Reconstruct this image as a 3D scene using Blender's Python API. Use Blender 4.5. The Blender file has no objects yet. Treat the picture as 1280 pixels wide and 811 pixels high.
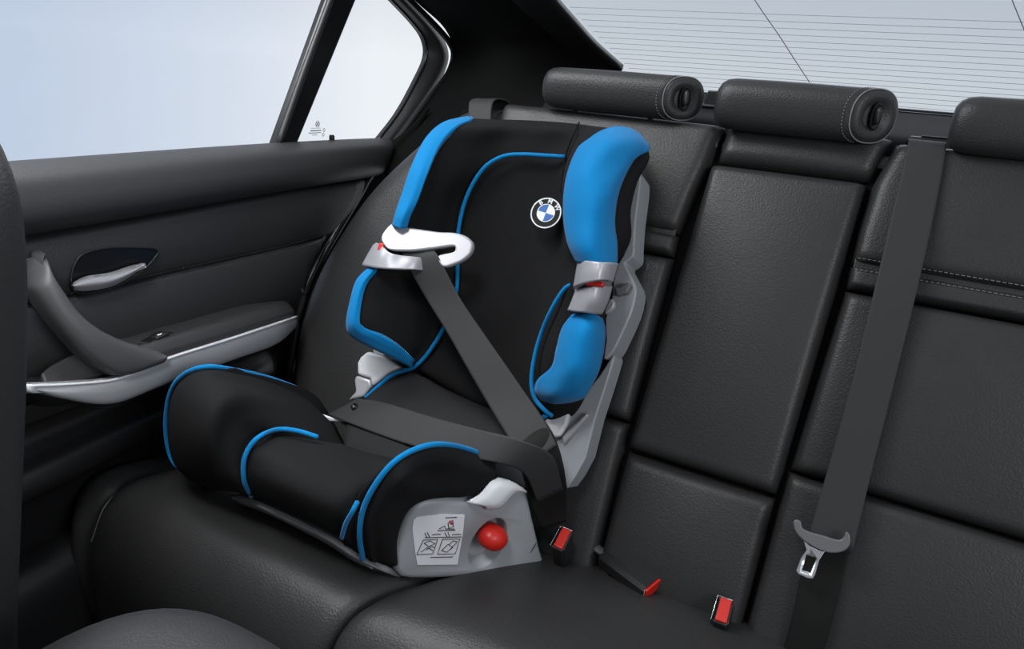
import bpy, bmesh, math, random
import numpy as np
from mathutils import Vector, Matrix

# ------------------------------------------------------------------ camera, sky, lights
scene = bpy.context.scene
COL = scene.collection
CAM_LOC = (0.1600, -0.8600, 1.1000)
CAM_X = (0.873448, 0.481932, 0.069503)
CAM_UP = (-0.223389, 0.269787, 0.936650)
CAM_BACK = (0.432650, -0.833641, 0.343303)
LENS = 24.8117
cam_data = bpy.data.cameras.new('camera')
cam = bpy.data.objects.new('camera', cam_data)
COL.objects.link(cam)
cam.matrix_world = Matrix(((CAM_X[0], CAM_UP[0], CAM_BACK[0], CAM_LOC[0]), (CAM_X[1], CAM_UP[1], CAM_BACK[1], CAM_LOC[1]),
                           (CAM_X[2], CAM_UP[2], CAM_BACK[2], CAM_LOC[2]), (0, 0, 0, 1)))
cam_data.sensor_width = 36.0
cam_data.lens = LENS
cam_data.clip_start = 0.01
scene.camera = cam
scene.view_settings.view_transform = 'Standard'
scene.view_settings.look = 'None'
scene.view_settings.gamma = 1.0
scene.view_settings.exposure = 0.0
scene.view_settings.use_curve_mapping = False

world = bpy.data.worlds.new('studio_sky')
scene.world = world
world.use_nodes = True
wn, wl = world.node_tree.nodes, world.node_tree.links
bg = wn['Background']
tc = wn.new('ShaderNodeTexCoord')
sep = wn.new('ShaderNodeSeparateXYZ')
wl.new(tc.outputs['Generated'], sep.inputs[0])
mr = wn.new('ShaderNodeMapRange')
mr.inputs['From Min'].default_value = -0.95
mr.inputs['From Max'].default_value = 0.1
wl.new(sep.outputs['X'], mr.inputs['Value'])
rx = wn.new('ShaderNodeValToRGB')
rx.color_ramp.elements[0].position = 0.03
rx.color_ramp.elements[0].color = (0.53, 0.625, 0.78, 1)
rx.color_ramp.elements[1].position = 1.0
rx.color_ramp.elements[1].color = (0.84, 0.88, 0.92, 1)
for p_, c_ in ((0.19, (0.72, 0.78, 0.88, 1)), (0.305, (0.91, 0.94, 0.97, 1)), (0.42, (0.88, 0.91, 0.94, 1))):
    e = rx.color_ramp.elements.new(p_); e.color = c_
wl.new(mr.outputs[0], rx.inputs[0])
mz = wn.new('ShaderNodeMapRange')
mz.inputs['From Min'].default_value = 0.0
mz.inputs['From Max'].default_value = 0.14
wl.new(sep.outputs['Z'], mz.inputs['Value'])
rz = wn.new('ShaderNodeValToRGB')
rz.color_ramp.elements[0].color = (1.02, 1.02, 1.02, 1)
rz.color_ramp.elements[1].color = (0.78, 0.80, 0.84, 1)
wl.new(mz.outputs[0], rz.inputs[0])
mx = wn.new('ShaderNodeMix'); mx.data_type = 'RGBA'; mx.blend_type = 'MULTIPLY'
mx.inputs[0].default_value = 1.0
wl.new(rx.outputs[0], mx.inputs[6]); wl.new(rz.outputs[0], mx.inputs[7])
# world light dimmed towards the front, shaped to keep the seat backs dark
my = wn.new('ShaderNodeMapRange')
my.inputs['From Min'].default_value = -0.35
my.inputs['From Max'].default_value = 0.25
my.inputs['To Min'].default_value = 0.42
my.inputs['To Max'].default_value = 1.0
wl.new(sep.outputs['Y'], my.inputs['Value'])
mf = wn.new('ShaderNodeMix'); mf.data_type = 'RGBA'; mf.blend_type = 'MULTIPLY'
mf.inputs[0].default_value = 1.0
wl.new(mx.outputs[2], mf.inputs[6]); wl.new(my.outputs[0], mf.inputs[7])
wl.new(mf.outputs[2], bg.inputs['Color'])
bg.inputs['Strength'].default_value = 0.98

def area_light(name, loc, target, size, power, color=(1, 1, 1)):
    d = bpy.data.lights.new(name, 'AREA')
    d.energy, d.color, d.shape, d.size, d.size_y = power, color, 'RECTANGLE', size[0], size[1]
    o = bpy.data.objects.new(name, d)
    COL.objects.link(o)
    o.location = loc
    o.rotation_euler = (Vector(target) - Vector(loc)).to_track_quat('-Z', 'Y').to_euler()
    return o
area_light('overhead_softbox', (-0.60, -0.48, 2.1), (-0.60, -0.2, 0.45), (0.5, 0.5), 7, (1, 0.98, 0.96))
area_light('side_softbox', (-1.12, -0.42, 1.85), (-0.55, -0.2, 0.5), (0.5, 0.9), 20, (0.95, 0.98, 1))
area_light('right_softbox', (1.6, -1.0, 1.5), (-0.4, 0.1, 0.85), (0.9, 0.5), 16, (0.97, 0.98, 1))
area_light('rear_softbox', (0.2, 2.6, 1.9), (0, 0.3, 0.9), (1.6, 0.8), 12, (0.97, 0.98, 1))
area_light('front_softbox', (-0.2, -0.98, 2.0), (-0.62, -0.2, 0.45), (0.3, 0.3), 2.2, (0.98, 0.99, 1)).data.spread = math.radians(60)

# ------------------------------------------------------------------ materials
def mat(name, color, rough=0.5, metal=0.0, spec=0.5, bump=None, sheen=0.0, vary=0.0, coat=0.0):
    m = bpy.data.materials.new(name)
    m.use_nodes = True
    n, l = m.node_tree.nodes, m.node_tree.links
    b = n['Principled BSDF']
    b.inputs['Base Color'].default_value = (*color, 1)
    b.inputs['Roughness'].default_value = rough
    b.inputs['Metallic'].default_value = metal
    b.inputs['Specular IOR Level'].default_value = spec
    b.inputs['Sheen Weight'].default_value = sheen
    b.inputs['Coat Weight'].default_value = coat
    t = n.new('ShaderNodeTexCoord')
    if vary:
        nz = n.new('ShaderNodeTexNoise'); nz.inputs['Scale'].default_value = 35; nz.inputs['Detail'].default_value = 6
        l.new(t.outputs['Object'], nz.inputs['Vector'])
        r = n.new('ShaderNodeMapRange')
        r.inputs['To Min'].default_value = max(0.02, rough - vary); r.inputs['To Max'].default_value = rough + vary
        l.new(nz.outputs[0], r.inputs['Value']); l.new(r.outputs[0], b.inputs['Roughness'])
    if bump:
        kind, sc, st, dist = bump
        bp = n.new('ShaderNodeBump'); bp.inputs['Strength'].default_value = st; bp.inputs['Distance'].default_value = dist
        if kind == 'leather':
            v = n.new('ShaderNodeTexVoronoi'); v.feature = 'SMOOTH_F1'; v.inputs['Scale'].default_value = sc
            nz = n.new('ShaderNodeTexNoise'); nz.inputs['Scale'].default_value = sc * 0.8; nz.inputs['Detail'].default_value = 3
            ad = n.new('ShaderNodeMath'); ad.operation = 'ADD'
            l.new(t.outputs['Object'], v.inputs['Vector']); l.new(t.outputs['Object'], nz.inputs['Vector'])
            l.new(v.outputs['Distance'], ad.inputs[0]); l.new(nz.outputs[0], ad.inputs[1])
            h = ad.outputs[0]
        elif kind == 'weave':
            w1 = n.new('ShaderNodeTexWave'); w1.inputs['Scale'].default_value = sc; w1.bands_direction = 'DIAGONAL'
            l.new(t.outputs['Object'], w1.inputs['Vector']); h = w1.outputs[0]
        else:
            nz = n.new('ShaderNodeTexNoise'); nz.inputs['Scale'].default_value = sc; nz.inputs['Detail'].default_value = 3
            l.new(t.outputs['Object'], nz.inputs['Vector']); h = nz.outputs[0]
        l.new(h, bp.inputs['Height']); l.new(bp.outputs[0], b.inputs['Normal'])
    return m
M = {}
M['leather'] = mat('black_leather', (0.024, 0.024, 0.0245), 0.46, spec=0.38, bump=('leather', 420, 0.5, 0.0007), vary=0.07)
M['door_skin'] = mat('black_door_vinyl', (0.026, 0.026, 0.027), 0.48, spec=0.4, bump=('leather', 520, 0.35, 0.0006), vary=0.05)
M['dark_plastic'] = mat('dark_plastic', (0.012, 0.012, 0.013), 0.42, bump=('noise', 900, 0.1, 0.0004))
M['gloss_black'] = mat('gloss_black', (0.006, 0.006, 0.007), 0.3, spec=0.3)
M['shelf'] = mat('shelf_cloth', (0.012, 0.012, 0.0125), 0.85, spec=0.15, bump=('noise', 900, 0.3, 0.0006))
M['tongue_grey'] = mat('tongue_grey_plastic', (0.11, 0.113, 0.118), 0.4)
M['edge_highlight'] = mat('pale_edge_highlight', (0.8, 0.8, 0.82), 0.25, metal=0.4)  # pale colour for the highlight on the door trim strip
M['lever'] = mat('satin_lever', (0.36, 0.36, 0.38), 0.3, metal=0.5)
M['dark_thread'] = mat('dark_thread', (0.06, 0.06, 0.062), 0.8, spec=0.1)
M['rubber'] = mat('black_rubber', (0.008, 0.008, 0.009), 0.3)
M['cavity'] = mat('black_trim_and_gaps', (0.004, 0.004, 0.004), 0.9, spec=0.1)  # black trim; also puts the shade into seat grooves and the pad crease
M['carpet'] = mat('black_carpet', (0.008, 0.008, 0.008), 0.95, spec=0.1, bump=('noise', 700, 0.8, 0.003))
M['fabric'] = mat('black_fabric', (0.0095, 0.0095, 0.0100), 0.9, spec=0.12, bump=('noise', 1400, 0.25, 0.0006))
M['lit_fabric'] = mat('lit_black_fabric', (0.017, 0.017, 0.018), 0.9, spec=0.12, bump=('noise', 1400, 0.25, 0.0006))  # the black fabric lightened, light on the booster cushion put into the colour
M['blue'] = mat('blue_fabric', (0.0, 0.150, 0.37), 0.8, spec=0.12, bump=('noise', 1400, 0.2, 0.0006), sheen=0.08)
M['silver'] = mat('silver_plastic', (0.34, 0.34, 0.365), 0.36, metal=0.25, bump=('noise', 2000, 0.05, 0.0003))
M['grey_plastic'] = mat('grey_plastic', (0.27, 0.285, 0.305), 0.42, bump=('noise', 900, 0.08, 0.0003))
M['pale_plastic'] = mat('pale_grey_plastic', (0.52, 0.53, 0.55), 0.4)
M['dark_grey'] = mat('dark_grey_plastic', (0.13, 0.13, 0.138), 0.65, bump=('noise', 900, 0.08, 0.0003))
M['red'] = mat('red_plastic', (0.48, 0.016, 0.010), 0.38, spec=0.4, vary=0.02)
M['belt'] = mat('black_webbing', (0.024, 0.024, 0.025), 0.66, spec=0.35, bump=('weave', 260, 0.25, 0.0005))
M['belt_shaded'] = mat('shaded_webbing', (0.007, 0.007, 0.007), 0.7, spec=0.2, bump=('weave', 260, 0.25, 0.0005))  # same webbing darkened, shade on folded and lower layers put into the colour
M['aluminium'] = mat('brushed_grey_trim', (0.30, 0.31, 0.325), 0.42, metal=0.25, vary=0.05)
M['handle_grey'] = mat('soft_grey_handle', (0.055, 0.056, 0.058), 0.5, bump=('noise', 1500, 0.1, 0.0003))
M['chrome'] = mat('satin_chrome', (0.75, 0.75, 0.77), 0.16, metal=1.0)
M['steel'] = mat('steel', (0.62, 0.63, 0.65), 0.25, metal=0.9)
M['sticker'] = mat('sticker_paper', (0.60, 0.61, 0.64), 0.5)
M['ink'] = mat('ink', (0.02, 0.02, 0.02), 0.6)
M['ink_red'] = mat('red_ink', (0.5, 0.05, 0.08), 0.6)
M['ink_grey'] = mat('grey_ink', (0.22, 0.24, 0.27), 0.6)
M['white'] = mat('white_enamel', (0.66, 0.68, 0.70), 0.35)
M['emblem_blue'] = mat('emblem_blue', (0.01, 0.10, 0.36), 0.3)
M['emblem_black'] = mat('emblem_black', (0.004, 0.004, 0.004), 0.5, spec=0.15)
M['thread'] = mat('grey_thread', (0.16, 0.16, 0.165), 0.7)
M['heater'] = mat('heater_wire', (0.34, 0.37, 0.41), 0.5)

def glass_mat(name, tint, gloss):
    m = bpy.data.materials.new(name); m.use_nodes = True
    n, l = m.node_tree.nodes, m.node_tree.links
    n.remove(n['Principled BSDF'])
    tr = n.new('ShaderNodeBsdfTransparent'); tr.inputs[0].default_value = (*tint, 1)
    gl = n.new('ShaderNodeBsdfGlossy'); gl.inputs['Roughness'].default_value = 0.03
    ms = n.new('ShaderNodeMixShader'); ms.inputs[0].default_value = gloss
    l.new(tr.outputs[0], ms.inputs[1]); l.new(gl.outputs[0], ms.inputs[2]); l.new(ms.outputs[0], n['Material Output'].inputs[0])
    return m
M['glass'] = glass_mat('clear_window_glass', (0.98, 0.985, 0.99), 0.012)
M['rear_glass'] = glass_mat('tinted_rear_glass', (0.86, 0.88, 0.90), 0.04)

# ------------------------------------------------------------------ mesh helpers
def A(p): return np.array(p, float)

def world_loc(o):
    v = np.zeros(3)
    while o is not None:
        v = v + np.array(o.location); o = o.parent
    return v

def link(name, verts, faces, m, parent=None, smooth=True):
    off = world_loc(parent) if parent else np.zeros(3)
    me = bpy.data.meshes.new(name)
    me.from_pydata([tuple(A(v) - off) for v in verts], [], faces)
    me.materials.append(m)
    bm = bmesh.new(); bm.from_mesh(me)
    bmesh.ops.recalc_face_normals(bm, faces=bm.faces)
    bm.to_mesh(me); bm.free()
    if smooth:
        me.polygons.foreach_set('use_smooth', [True] * len(me.polygons))
    o = bpy.data.objects.new(name, me)
    COL.objects.link(o)
    if parent: o.parent = parent
    return o

def thing(name, loc, label, cat, group=None, kind=None):
    o = bpy.data.objects.new(name, None); COL.objects.link(o)
    o.location = loc; o.empty_display_size = 0.05
    return tag(o, label, cat, group, kind)

def tag(o, label, cat, group=None, kind=None):
    o['label'] = label; o['category'] = cat
    if group: o['group'] = group
    if kind: o['kind'] = kind
    return o

def structure(o, label=None):
    o['kind'] = 'structure'
    if label: o['label'] = label
    return o

def spline(pts, n, closed=False):
    """Catmull-Rom through the points, n samples to a span."""
    P = A(pts); k = len(P)
    if k == 2 and not closed:
        t = np.linspace(0, 1, n + 1)[:, None]
        return P[0] * (1 - t) + P[1] * t
    if closed:
        E = np.concatenate([P[-1:], P, P[:2]]); spans = k
    else:
        E = np.concatenate([[2 * P[0] - P[1]], P, [2 * P[-1] - P[-2]]]); spans = k - 1
    out = []
    for i in range(spans):
        a, b, c, d = E[i], E[i + 1], E[i + 2], E[i + 3]
        for j in range(n):
            t = j / n
            out.append(0.5 * (2 * b + (c - a) * t + (2 * a - 5 * b + 4 * c - d) * t * t + (3 * b - a - 3 * c + d) * t ** 3))
    if not closed: out.append(P[-1])
    return np.array(out)

def even(pts, n):
    """n points spaced evenly along a polyline."""
    P = A(pts)
    s = np.concatenate([[0], np.cumsum(np.linalg.norm(np.diff(P, axis=0), axis=1))])
    t = np.linspace(0, s[-1], n)
    return np.stack([np.interp(t, s, P[:, i]) for i in range(3)], 1)

def grid_faces(nr, nc, wrap_c=False, off=0):
    f = []
    for i in range(nr - 1):
        for j in range(nc if wrap_c else nc - 1):
            k = (j + 1) % nc
            f.append((off + i * nc + j, off + i * nc + k, off + (i + 1) * nc + k, off + (i + 1) * nc + j))
    return f

def sheet(name, rows, m, parent=None, n=5, thick=0.0, away=None, closed_rows=False, subdiv=0):
    """Smooth surface through rows of points; thick gives it a real body on the side away from the given direction."""
    R = [spline(r, n) for r in rows]
    R = np.stack(R)                                   # rows x cols x 3
    cols = [spline(R[:, j], n, closed_rows) for j in range(R.shape[1])]
    G = np.stack(cols, 1)
    nr, nc = G.shape[:2]
    if closed_rows:
        G = np.concatenate([G, G[:1]]); nr += 1
    if thick:
        # normals by finite differences
        du = np.gradient(G, axis=1); dv = np.gradient(G, axis=0)
        N = np.cross(du, dv); N /= (np.linalg.norm(N, axis=2, keepdims=True) + 1e-12)
        if away is not None and (N.reshape(-1, 3) @ A(away)).sum() < 0: N = -N
        H = G - N * thick
        V = np.concatenate([G.reshape(-1, 3), H.reshape(-1, 3)])
        f = grid_faces(nr, nc); o_ = nr * nc
        f += [tuple(reversed(q)) for q in grid_faces(nr, nc, off=o_)]
        ring = [j for j in range(nc)] + [i * nc + nc - 1 for i in range(1, nr)] + \
               [(nr - 1) * nc + j for j in range(nc - 2, -1, -1)] + [i * nc for i in range(nr - 2, 0, -1)]
        for a, b in zip(ring, ring[1:] + ring[:1]): f.append((a, b, b + o_, a + o_))
        return link(name, V, f, m, parent)
    return link(name, G.reshape(-1, 3), grid_faces(nr, nc), m, parent)

TOWARD = (0.3, -0.75, 0.6)                             # roughly where the cabin opens

def frames(path):
    P = A(path); T = np.gradient(P, axis=0); T /= (np.linalg.norm(T, axis=1, keepdims=True) + 1e-12)
    up = A((0, 0, 1)) if abs(T[0][2]) < 0.9 else A((1, 0, 0))
    out = []
    u = np.cross(T[0], up); u /= np.linalg.norm(u)
    for t in T:
        u = u - t * (u @ t); u /= np.linalg.norm(u)
        out.append((u, np.cross(t, u)))
    return P, T, out

def tube(name, path, r, m, parent=None, sides=10, n=6, flat=1.0, smooth_path=True):
    P = spline(path, n) if smooth_path and len(path) > 2 else A(path)
    P, T, F = frames(P)
    V, f = [], []
    rad = r if hasattr(r, '__len__') else None
    k = len(P)
    for i in range(k):
        ri = np.interp(i / (k - 1), np.linspace(0, 1, len(rad)), rad) if rad is not None else r
        for s in range(sides):
            a = 2 * math.pi * s / sides
            V.append(P[i] + F[i][0] * math.cos(a) * ri + F[i][1] * math.sin(a) * ri * flat)
    f = grid_faces(k, sides, True)
    V.append(P[0] - T[0] * (rad[0] if rad is not None else r) * 0.5); V.append(P[-1] + T[-1] * (rad[-1] if rad is not None else r) * 0.5)
    for s in range(sides):
        f.append((len(V) - 2, (s + 1) % sides, s)); f.append((len(V) - 1, (k - 1) * sides + s, (k - 1) * sides + (s + 1) % sides))
    return link(name, V, f, m, parent)

def prism(name, outline, depth, m, parent=None, bevel=0.003, segs=3, smooth_n=0, holes=None):
    """Outline extruded by a depth vector, edges rounded."""
    O = spline(outline, smooth_n, True) if smooth_n else A(outline)
    k = len(O); D = A(depth)
    V = np.concatenate([O, O + D])
    f = [tuple(range(k)), tuple(range(2 * k - 1, k - 1, -1))]
    for i in range(k): f.append((i, (i + 1) % k, k + (i + 1) % k, k + i))
    o = link(name, V, f, m, parent, smooth=True)
    if bevel:
        b = o.modifiers.new('rounded', 'BEVEL'); b.width = bevel; b.segments = segs; b.limit_method = 'ANGLE'; b.angle_limit = 0.7
    o.data.set_sharp_from_angle(angle=0.7) if hasattr(o.data, 'set_sharp_from_angle') else None
    return o

def pad(name, bottom, top, left, right, nrm, m, parent=None, T=0.03, r=0.025, bulge=0.01, nu=34, nv=34, skirt=0.02):
    """Upholstered panel: four border curves, rounded edges, a gentle crown and a skirt that goes down into the seams."""
    def warp(k):
        t = np.linspace(0, 1, k); return 0.5 * (t + (0.5 - 0.5 * np.cos(np.pi * t)))
    u, v = warp(nu), warp(nv)
    def at(c, t, k=400):
        P = even(c, k); q = np.linspace(0, 1, k)
        return np.stack([np.interp(t, q, P[:, i]) for i in range(3)], 1)
    Bm, Tp, Lf, Rt = at(bottom, u), at(top, u), at(left, v), at(right, v)
    U, Vv = np.meshgrid(u, v)
    U, Vv = U[..., None], Vv[..., None]
    G = (1 - Vv) * Bm[None] + Vv * Tp[None] + (1 - U) * Lf[:, None] + U * Rt[:, None] - (
        (1 - U) * (1 - Vv) * Bm[0] + U * (1 - Vv) * Bm[-1] + (1 - U) * Vv * Tp[0] + U * Vv * Tp[-1])
    W = np.linalg.norm(G[:, -1] - G[:, 0], axis=1)[:, None]; Hh = np.linalg.norm(G[-1] - G[0], axis=1)[None]
    uu, vv = U[..., 0], Vv[..., 0]
    def edge(d): return np.sqrt(np.clip(1 - (1 - np.clip(d / r, 0, 1)) ** 2, 0, 1))
    ex = edge(np.minimum(uu, 1 - uu) * W); ey = edge(np.minimum(vv, 1 - vv) * Hh)
    h = (ex * ey) * T + bulge * (np.sin(np.pi * uu) * np.sin(np.pi * vv)) ** 0.7
    N = A(nrm); N /= np.linalg.norm(N)
    S_ = G + h[..., None] * N
    V = list(S_.reshape(-1, 3)); nr, nc = S_.shape[:2]
    f = grid_faces(nr, nc)
    ring = [j for j in range(nc)] + [i * nc + nc - 1 for i in range(1, nr)] + \
           [(nr - 1) * nc + j for j in range(nc - 2, -1, -1)] + [i * nc for i in range(nr - 2, 0, -1)]
    b = len(V)
    for q in ring: V.append(V[q] - N * skirt)
    k = len(ring)
    for i in range(k): f.append((ring[i], ring[(i + 1) % k], b + (i + 1) % k, b + i))
    f.append(tuple(range(b, b + k)))
    return link(name, V, f, m, parent)

def box(name, c, ax, ay, az, m, parent=None, bevel=0.002, segs=3):
    """Box around c with half-axes ax, ay, az."""
    c, ax, ay, az = A(c), A(ax), A(ay), A(az)
    V = [c + sx * ax + sy * ay + sz * az for sz in (-1, 1) for sx, sy in ((-1, -1), (1, -1), (1, 1), (-1, 1))]
    f = [(3, 2, 1, 0), (4, 5, 6, 7), (0, 1, 5, 4), (1, 2, 6, 5), (2, 3, 7, 6), (3, 0, 4, 7)]
    o = link(name, V, f, m, parent)
    if bevel:
        b = o.modifiers.new('rounded', 'BEVEL'); b.width = bevel; b.segments = segs; b.limit_method = 'ANGLE'; b.angle_limit = 0.6
    o.data.set_sharp_from_angle(angle=0.7)
    return o

def lathe(name, prof, c, ax, u, v, m, parent=None, sides=40):
    """Profile of (along axis, radius) swept round; u and v carry the radii so the section may be oval."""
    c, ax, u, v = A(c), A(ax), A(u), A(v)
    V, f = [], []
    for t, r in prof:
        for s in range(sides):
            a = 2 * math.pi * s / sides
            V.append(c + ax * t + (u * math.cos(a) + v * math.sin(a)) * r)
    f = grid_faces(len(prof), sides, True)
    f.append(tuple(reversed(range(sides)))); k = (len(prof) - 1) * sides
    f.append(tuple(range(k, k + sides)))
    o = link(name, V, f, m, parent)
    o.data.set_sharp_from_angle(angle=0.75)
    return o

def dashes(name, path, length, gap, r, m, parent=None):
    P = even(path, 600); s = np.concatenate([[0], np.cumsum(np.linalg.norm(np.diff(P, axis=0), axis=1))])
    V, f = [], []; t = 0.0
    while t + length < s[-1]:
        a = A([np.interp(t, s, P[:, i]) for i in range(3)]); b = A([np.interp(t + length, s, P[:, i]) for i in range(3)])
        d = (b - a) / np.linalg.norm(b - a); u = np.cross(d, (0.1, -0.8, 0.6)); u /= np.linalg.norm(u); w = np.cross(d, u)
        k = len(V)
        for q in (a, b):
            for x, y in ((1, 0), (0, 1), (-1, 0), (0, -1)): V.append(q + (u * x + w * y) * r)
        f += [(k + i, k + (i + 1) % 4, k + 4 + (i + 1) % 4, k + 4 + i) for i in range(4)] + [(k + 3, k + 2, k + 1, k), (k + 4, k + 5, k + 6, k + 7)]
        t += length + gap
    return link(name, V, f, m, parent)

def ribbon(name, left, right, m, parent=None, n=8, thick=0.0016):
    L, R_ = A(left), A(right)
    return sheet(name, [L, (L + R_) / 2, R_], m, parent, n=n, thick=thick, away=TOWARD)

def copy_tree(o, parent=None):
    c = o.copy(); COL.objects.link(c)
    if parent: c.parent = parent
    for ch in list(o.children): copy_tree(ch, c)
    return c

# ------------------------------------------------------------------ the rear seat's own frame
SO = A((0, -0.00033, 0.37015)); SU = A((0, 0.42262, 0.90631)); SN = A((0, -0.90631, 0.42262))
def S(x, s, d=0.0): return SO + A((x, 0, 0)) + SU * s + SN * d

# ------------------------------------------------------------------ floor, body shell
floor_o = box('floor', (0, -0.1, -0.02), (1.0, 0, 0), (0, 0.9, 0), (0, 0, 0.02), M['carpet'], bevel=0.004)
structure(floor_o, 'black carpeted car floor')
# door opening below the door: sill and wheel-arch side
sill = sheet('trim_1', [
    [(-1.00, -1.0, 0.30), (-1.00, -0.45, 0.30), (-0.98, -0.2, 0.31), (-0.96, 0.1, 0.36)],
    [(-0.93, -1.0, 0.325), (-0.93, -0.45, 0.325), (-0.92, -0.2, 0.335), (-0.91, 0.1, 0.38)],
    [(-0.86, -1.0, 0.315), (-0.86, -0.45, 0.315), (-0.86, -0.25, 0.325), (-0.86, 0.1, 0.36)],
    [(-0.84, -1.0, 0.20), (-0.84, -0.45, 0.20), (-0.84, -0.25, 0.2), (-0.84, 0.1, 0.2)],
    [(-0.83, -1.0, 0.0), (-0.83, -0.45, 0.0), (-0.83, -0.25, 0.0), (-0.83, 0.1, 0.0)]], M['dark_plastic'], thick=0.01, away=(1, 0, 1))
structure(sill, 'black door sill trim')
shelf = sheet('trim_2', [
    [(-0.45, 0.345, 0.99), (-0.3, 0.335, 0.99), (0.1, 0.335, 0.99), (0.75, 0.335, 0.99)],
    [(-0.45, 0.37, 1.03), (-0.3, 0.36, 1.035), (0.1, 0.36, 1.035), (0.75, 0.36, 1.035)],
    [(-0.47, 0.46, 1.045), (-0.3, 0.46, 1.048), (0.1, 0.46, 1.048), (0.75, 0.46, 1.045)],
    [(-0.47, 0.62, 1.055), (-0.3, 0.62, 1.06), (0.1, 0.62, 1.058), (0.70, 0.62, 1.055)],
    [(-0.43, 0.72, 1.085), (-0.3, 0.74, 1.074), (0.1, 0.75, 1.068), (0.62, 0.72, 1.07)]], M['shelf'], thick=0.02, away=(0, 0, 1))
structure(shelf, 'black rear parcel shelf behind the headrests')

# rear window: heated glass leaning forward, black band along its lower edge
def gl(x, t, off=0.0):                               # point on the rear glass: x across, t metres up the slope
    k = 0.16 * (x / 0.6) ** 2
    return A((x, 0.76 - 0.93 * t - k * 0.12, 1.071 + 0.367 * t + off))
rg = sheet('window_3', [[gl(x, t) for x in (-0.405 - 0.16 * t, -0.2, 0.05, 0.35, 0.66)] for t in (-0.01, 0.12, 0.25, 0.42)],
           M['rear_glass'], thick=0.004, away=(0, -0.4, -1), n=6)
structure(rg, 'heated rear window')
for k in range(17):
    t = 0.014 + 0.023 * k
    tube('heater_line', [gl(x, t, -0.006) for x in np.linspace(-0.365 - 0.15 * t, 0.64, 9)], 0.00042, M['heater'], rg, sides=5, n=3)
tube('aerial_wire', [(-0.0997,0.3437,1.2278),(-0.0839,0.4076,1.2025),(-0.0672,0.4732,1.1767),(-0.0492,0.5518,1.1457),(-0.0276,0.6432,1.1096)], 0.0008, M['heater'], rg, sides=6)
tube('aerial_wire', [(0.2175,0.2921,1.2481),(0.2392,0.3501,1.2252),(0.2642,0.4146,1.1998),(0.2921,0.4867,1.1713)], 0.0008, M['heater'], rg, sides=6)
tube('window_seal', [gl(x, -0.004, 0.0) for x in np.linspace(-0.41, 0.66, 9)], 0.006, M['rubber'], rg, sides=8, n=4)

# quarter pillar trim between the side and the rear window
cp = sheet('trim_3', [
    [(-0.82,0.3637,1.2623), (-0.6638,0.36,1.2826), (-0.5433,0.33,1.2842), (-0.4749,0.3,1.2673)],
    [(-0.82,0.4766,1.2134), (-0.6824,0.45,1.2169), (-0.5566,0.42,1.2304), (-0.4598,0.39,1.2156)],
    [(-0.82,0.5886,1.1682), (-0.6643,0.52,1.163), (-0.5413,0.5,1.174), (-0.4476,0.47,1.1796)],
    [(-0.82,0.6255,1.1152), (-0.6531,0.54,1.1171), (-0.5306,0.56,1.1326), (-0.4382,0.56,1.145)],
    [(-0.815,0.5632,1.04), (-0.6444,0.5,1.0441), (-0.516,0.58,1.0787), (-0.4122,0.655,1.1067)],
    [(-0.81,0.4435,0.9469), (-0.63,0.42,0.9663), (-0.4554,0.46,1.039), (-0.3779,0.7,1.0706)],
    [(-0.8,0.3481,0.8693), (-0.6388,0.38,0.879), (-0.4105,0.38,0.9686), (-0.342,0.62,1.012)]], M['cavity'], thick=0.012, away=(0.7, -0.7, 0))
structure(cp, 'black trim on the pillar beside the rear window')
ce = sheet('trim_4', [
    [(-0.5567,0.3,1.2673), (-0.536,0.385,1.2134), (-0.5132,0.465,1.1768), (-0.5016,0.555,1.1416), (-0.4707,0.65,1.1028)],
    [(-0.4661,0.295,1.2666), (-0.4499,0.383,1.2151), (-0.4378,0.463,1.1795), (-0.4283,0.553,1.1452), (-0.4031,0.645,1.107)]], M['dark_plastic'], thick=0.012, away=(0.5, -0.7, 0))
structure(ce, 'black edge trim along the rear window')

# small black fittings on the parcel shelf
clip = thing('shelf_clip', (-0.17, 0.52, 1.056), 'small black clip on the parcel shelf right of the leftmost headrest', 'clip')
prism('clip_body', [(-0.185, 0.5, 1.055), (-0.18, 0.5, 1.083), (-0.158, 0.5, 1.083), (-0.148, 0.5, 1.055)], (0, 0.02, 0), M['dark_plastic'], clip, bevel=0.002)
box('clip_foot', (-0.16, 0.51, 1.056), (0.035, 0, 0), (0, 0.014, 0), (0, 0, 0.003), M['dark_plastic'], clip)
bo = thing('belt_outlet', (0.21, 0.40, 1.045), 'flat black belt outlet on the shelf left of the rightmost headrest', 'belt outlet')
box('outlet_plate', (0.20, 0.395, 1.040), (0.04, 0, 0), (0, 0.014, 0), (0, 0, 0.003), M['dark_plastic'], bo, bevel=0.003)
box('outlet_lip', (0.20, 0.385, 1.044), (0.025, 0, 0), (0, 0.003, 0), (0, 0, 0.0015), M['gloss_black'], bo, bevel=0.002)

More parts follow.
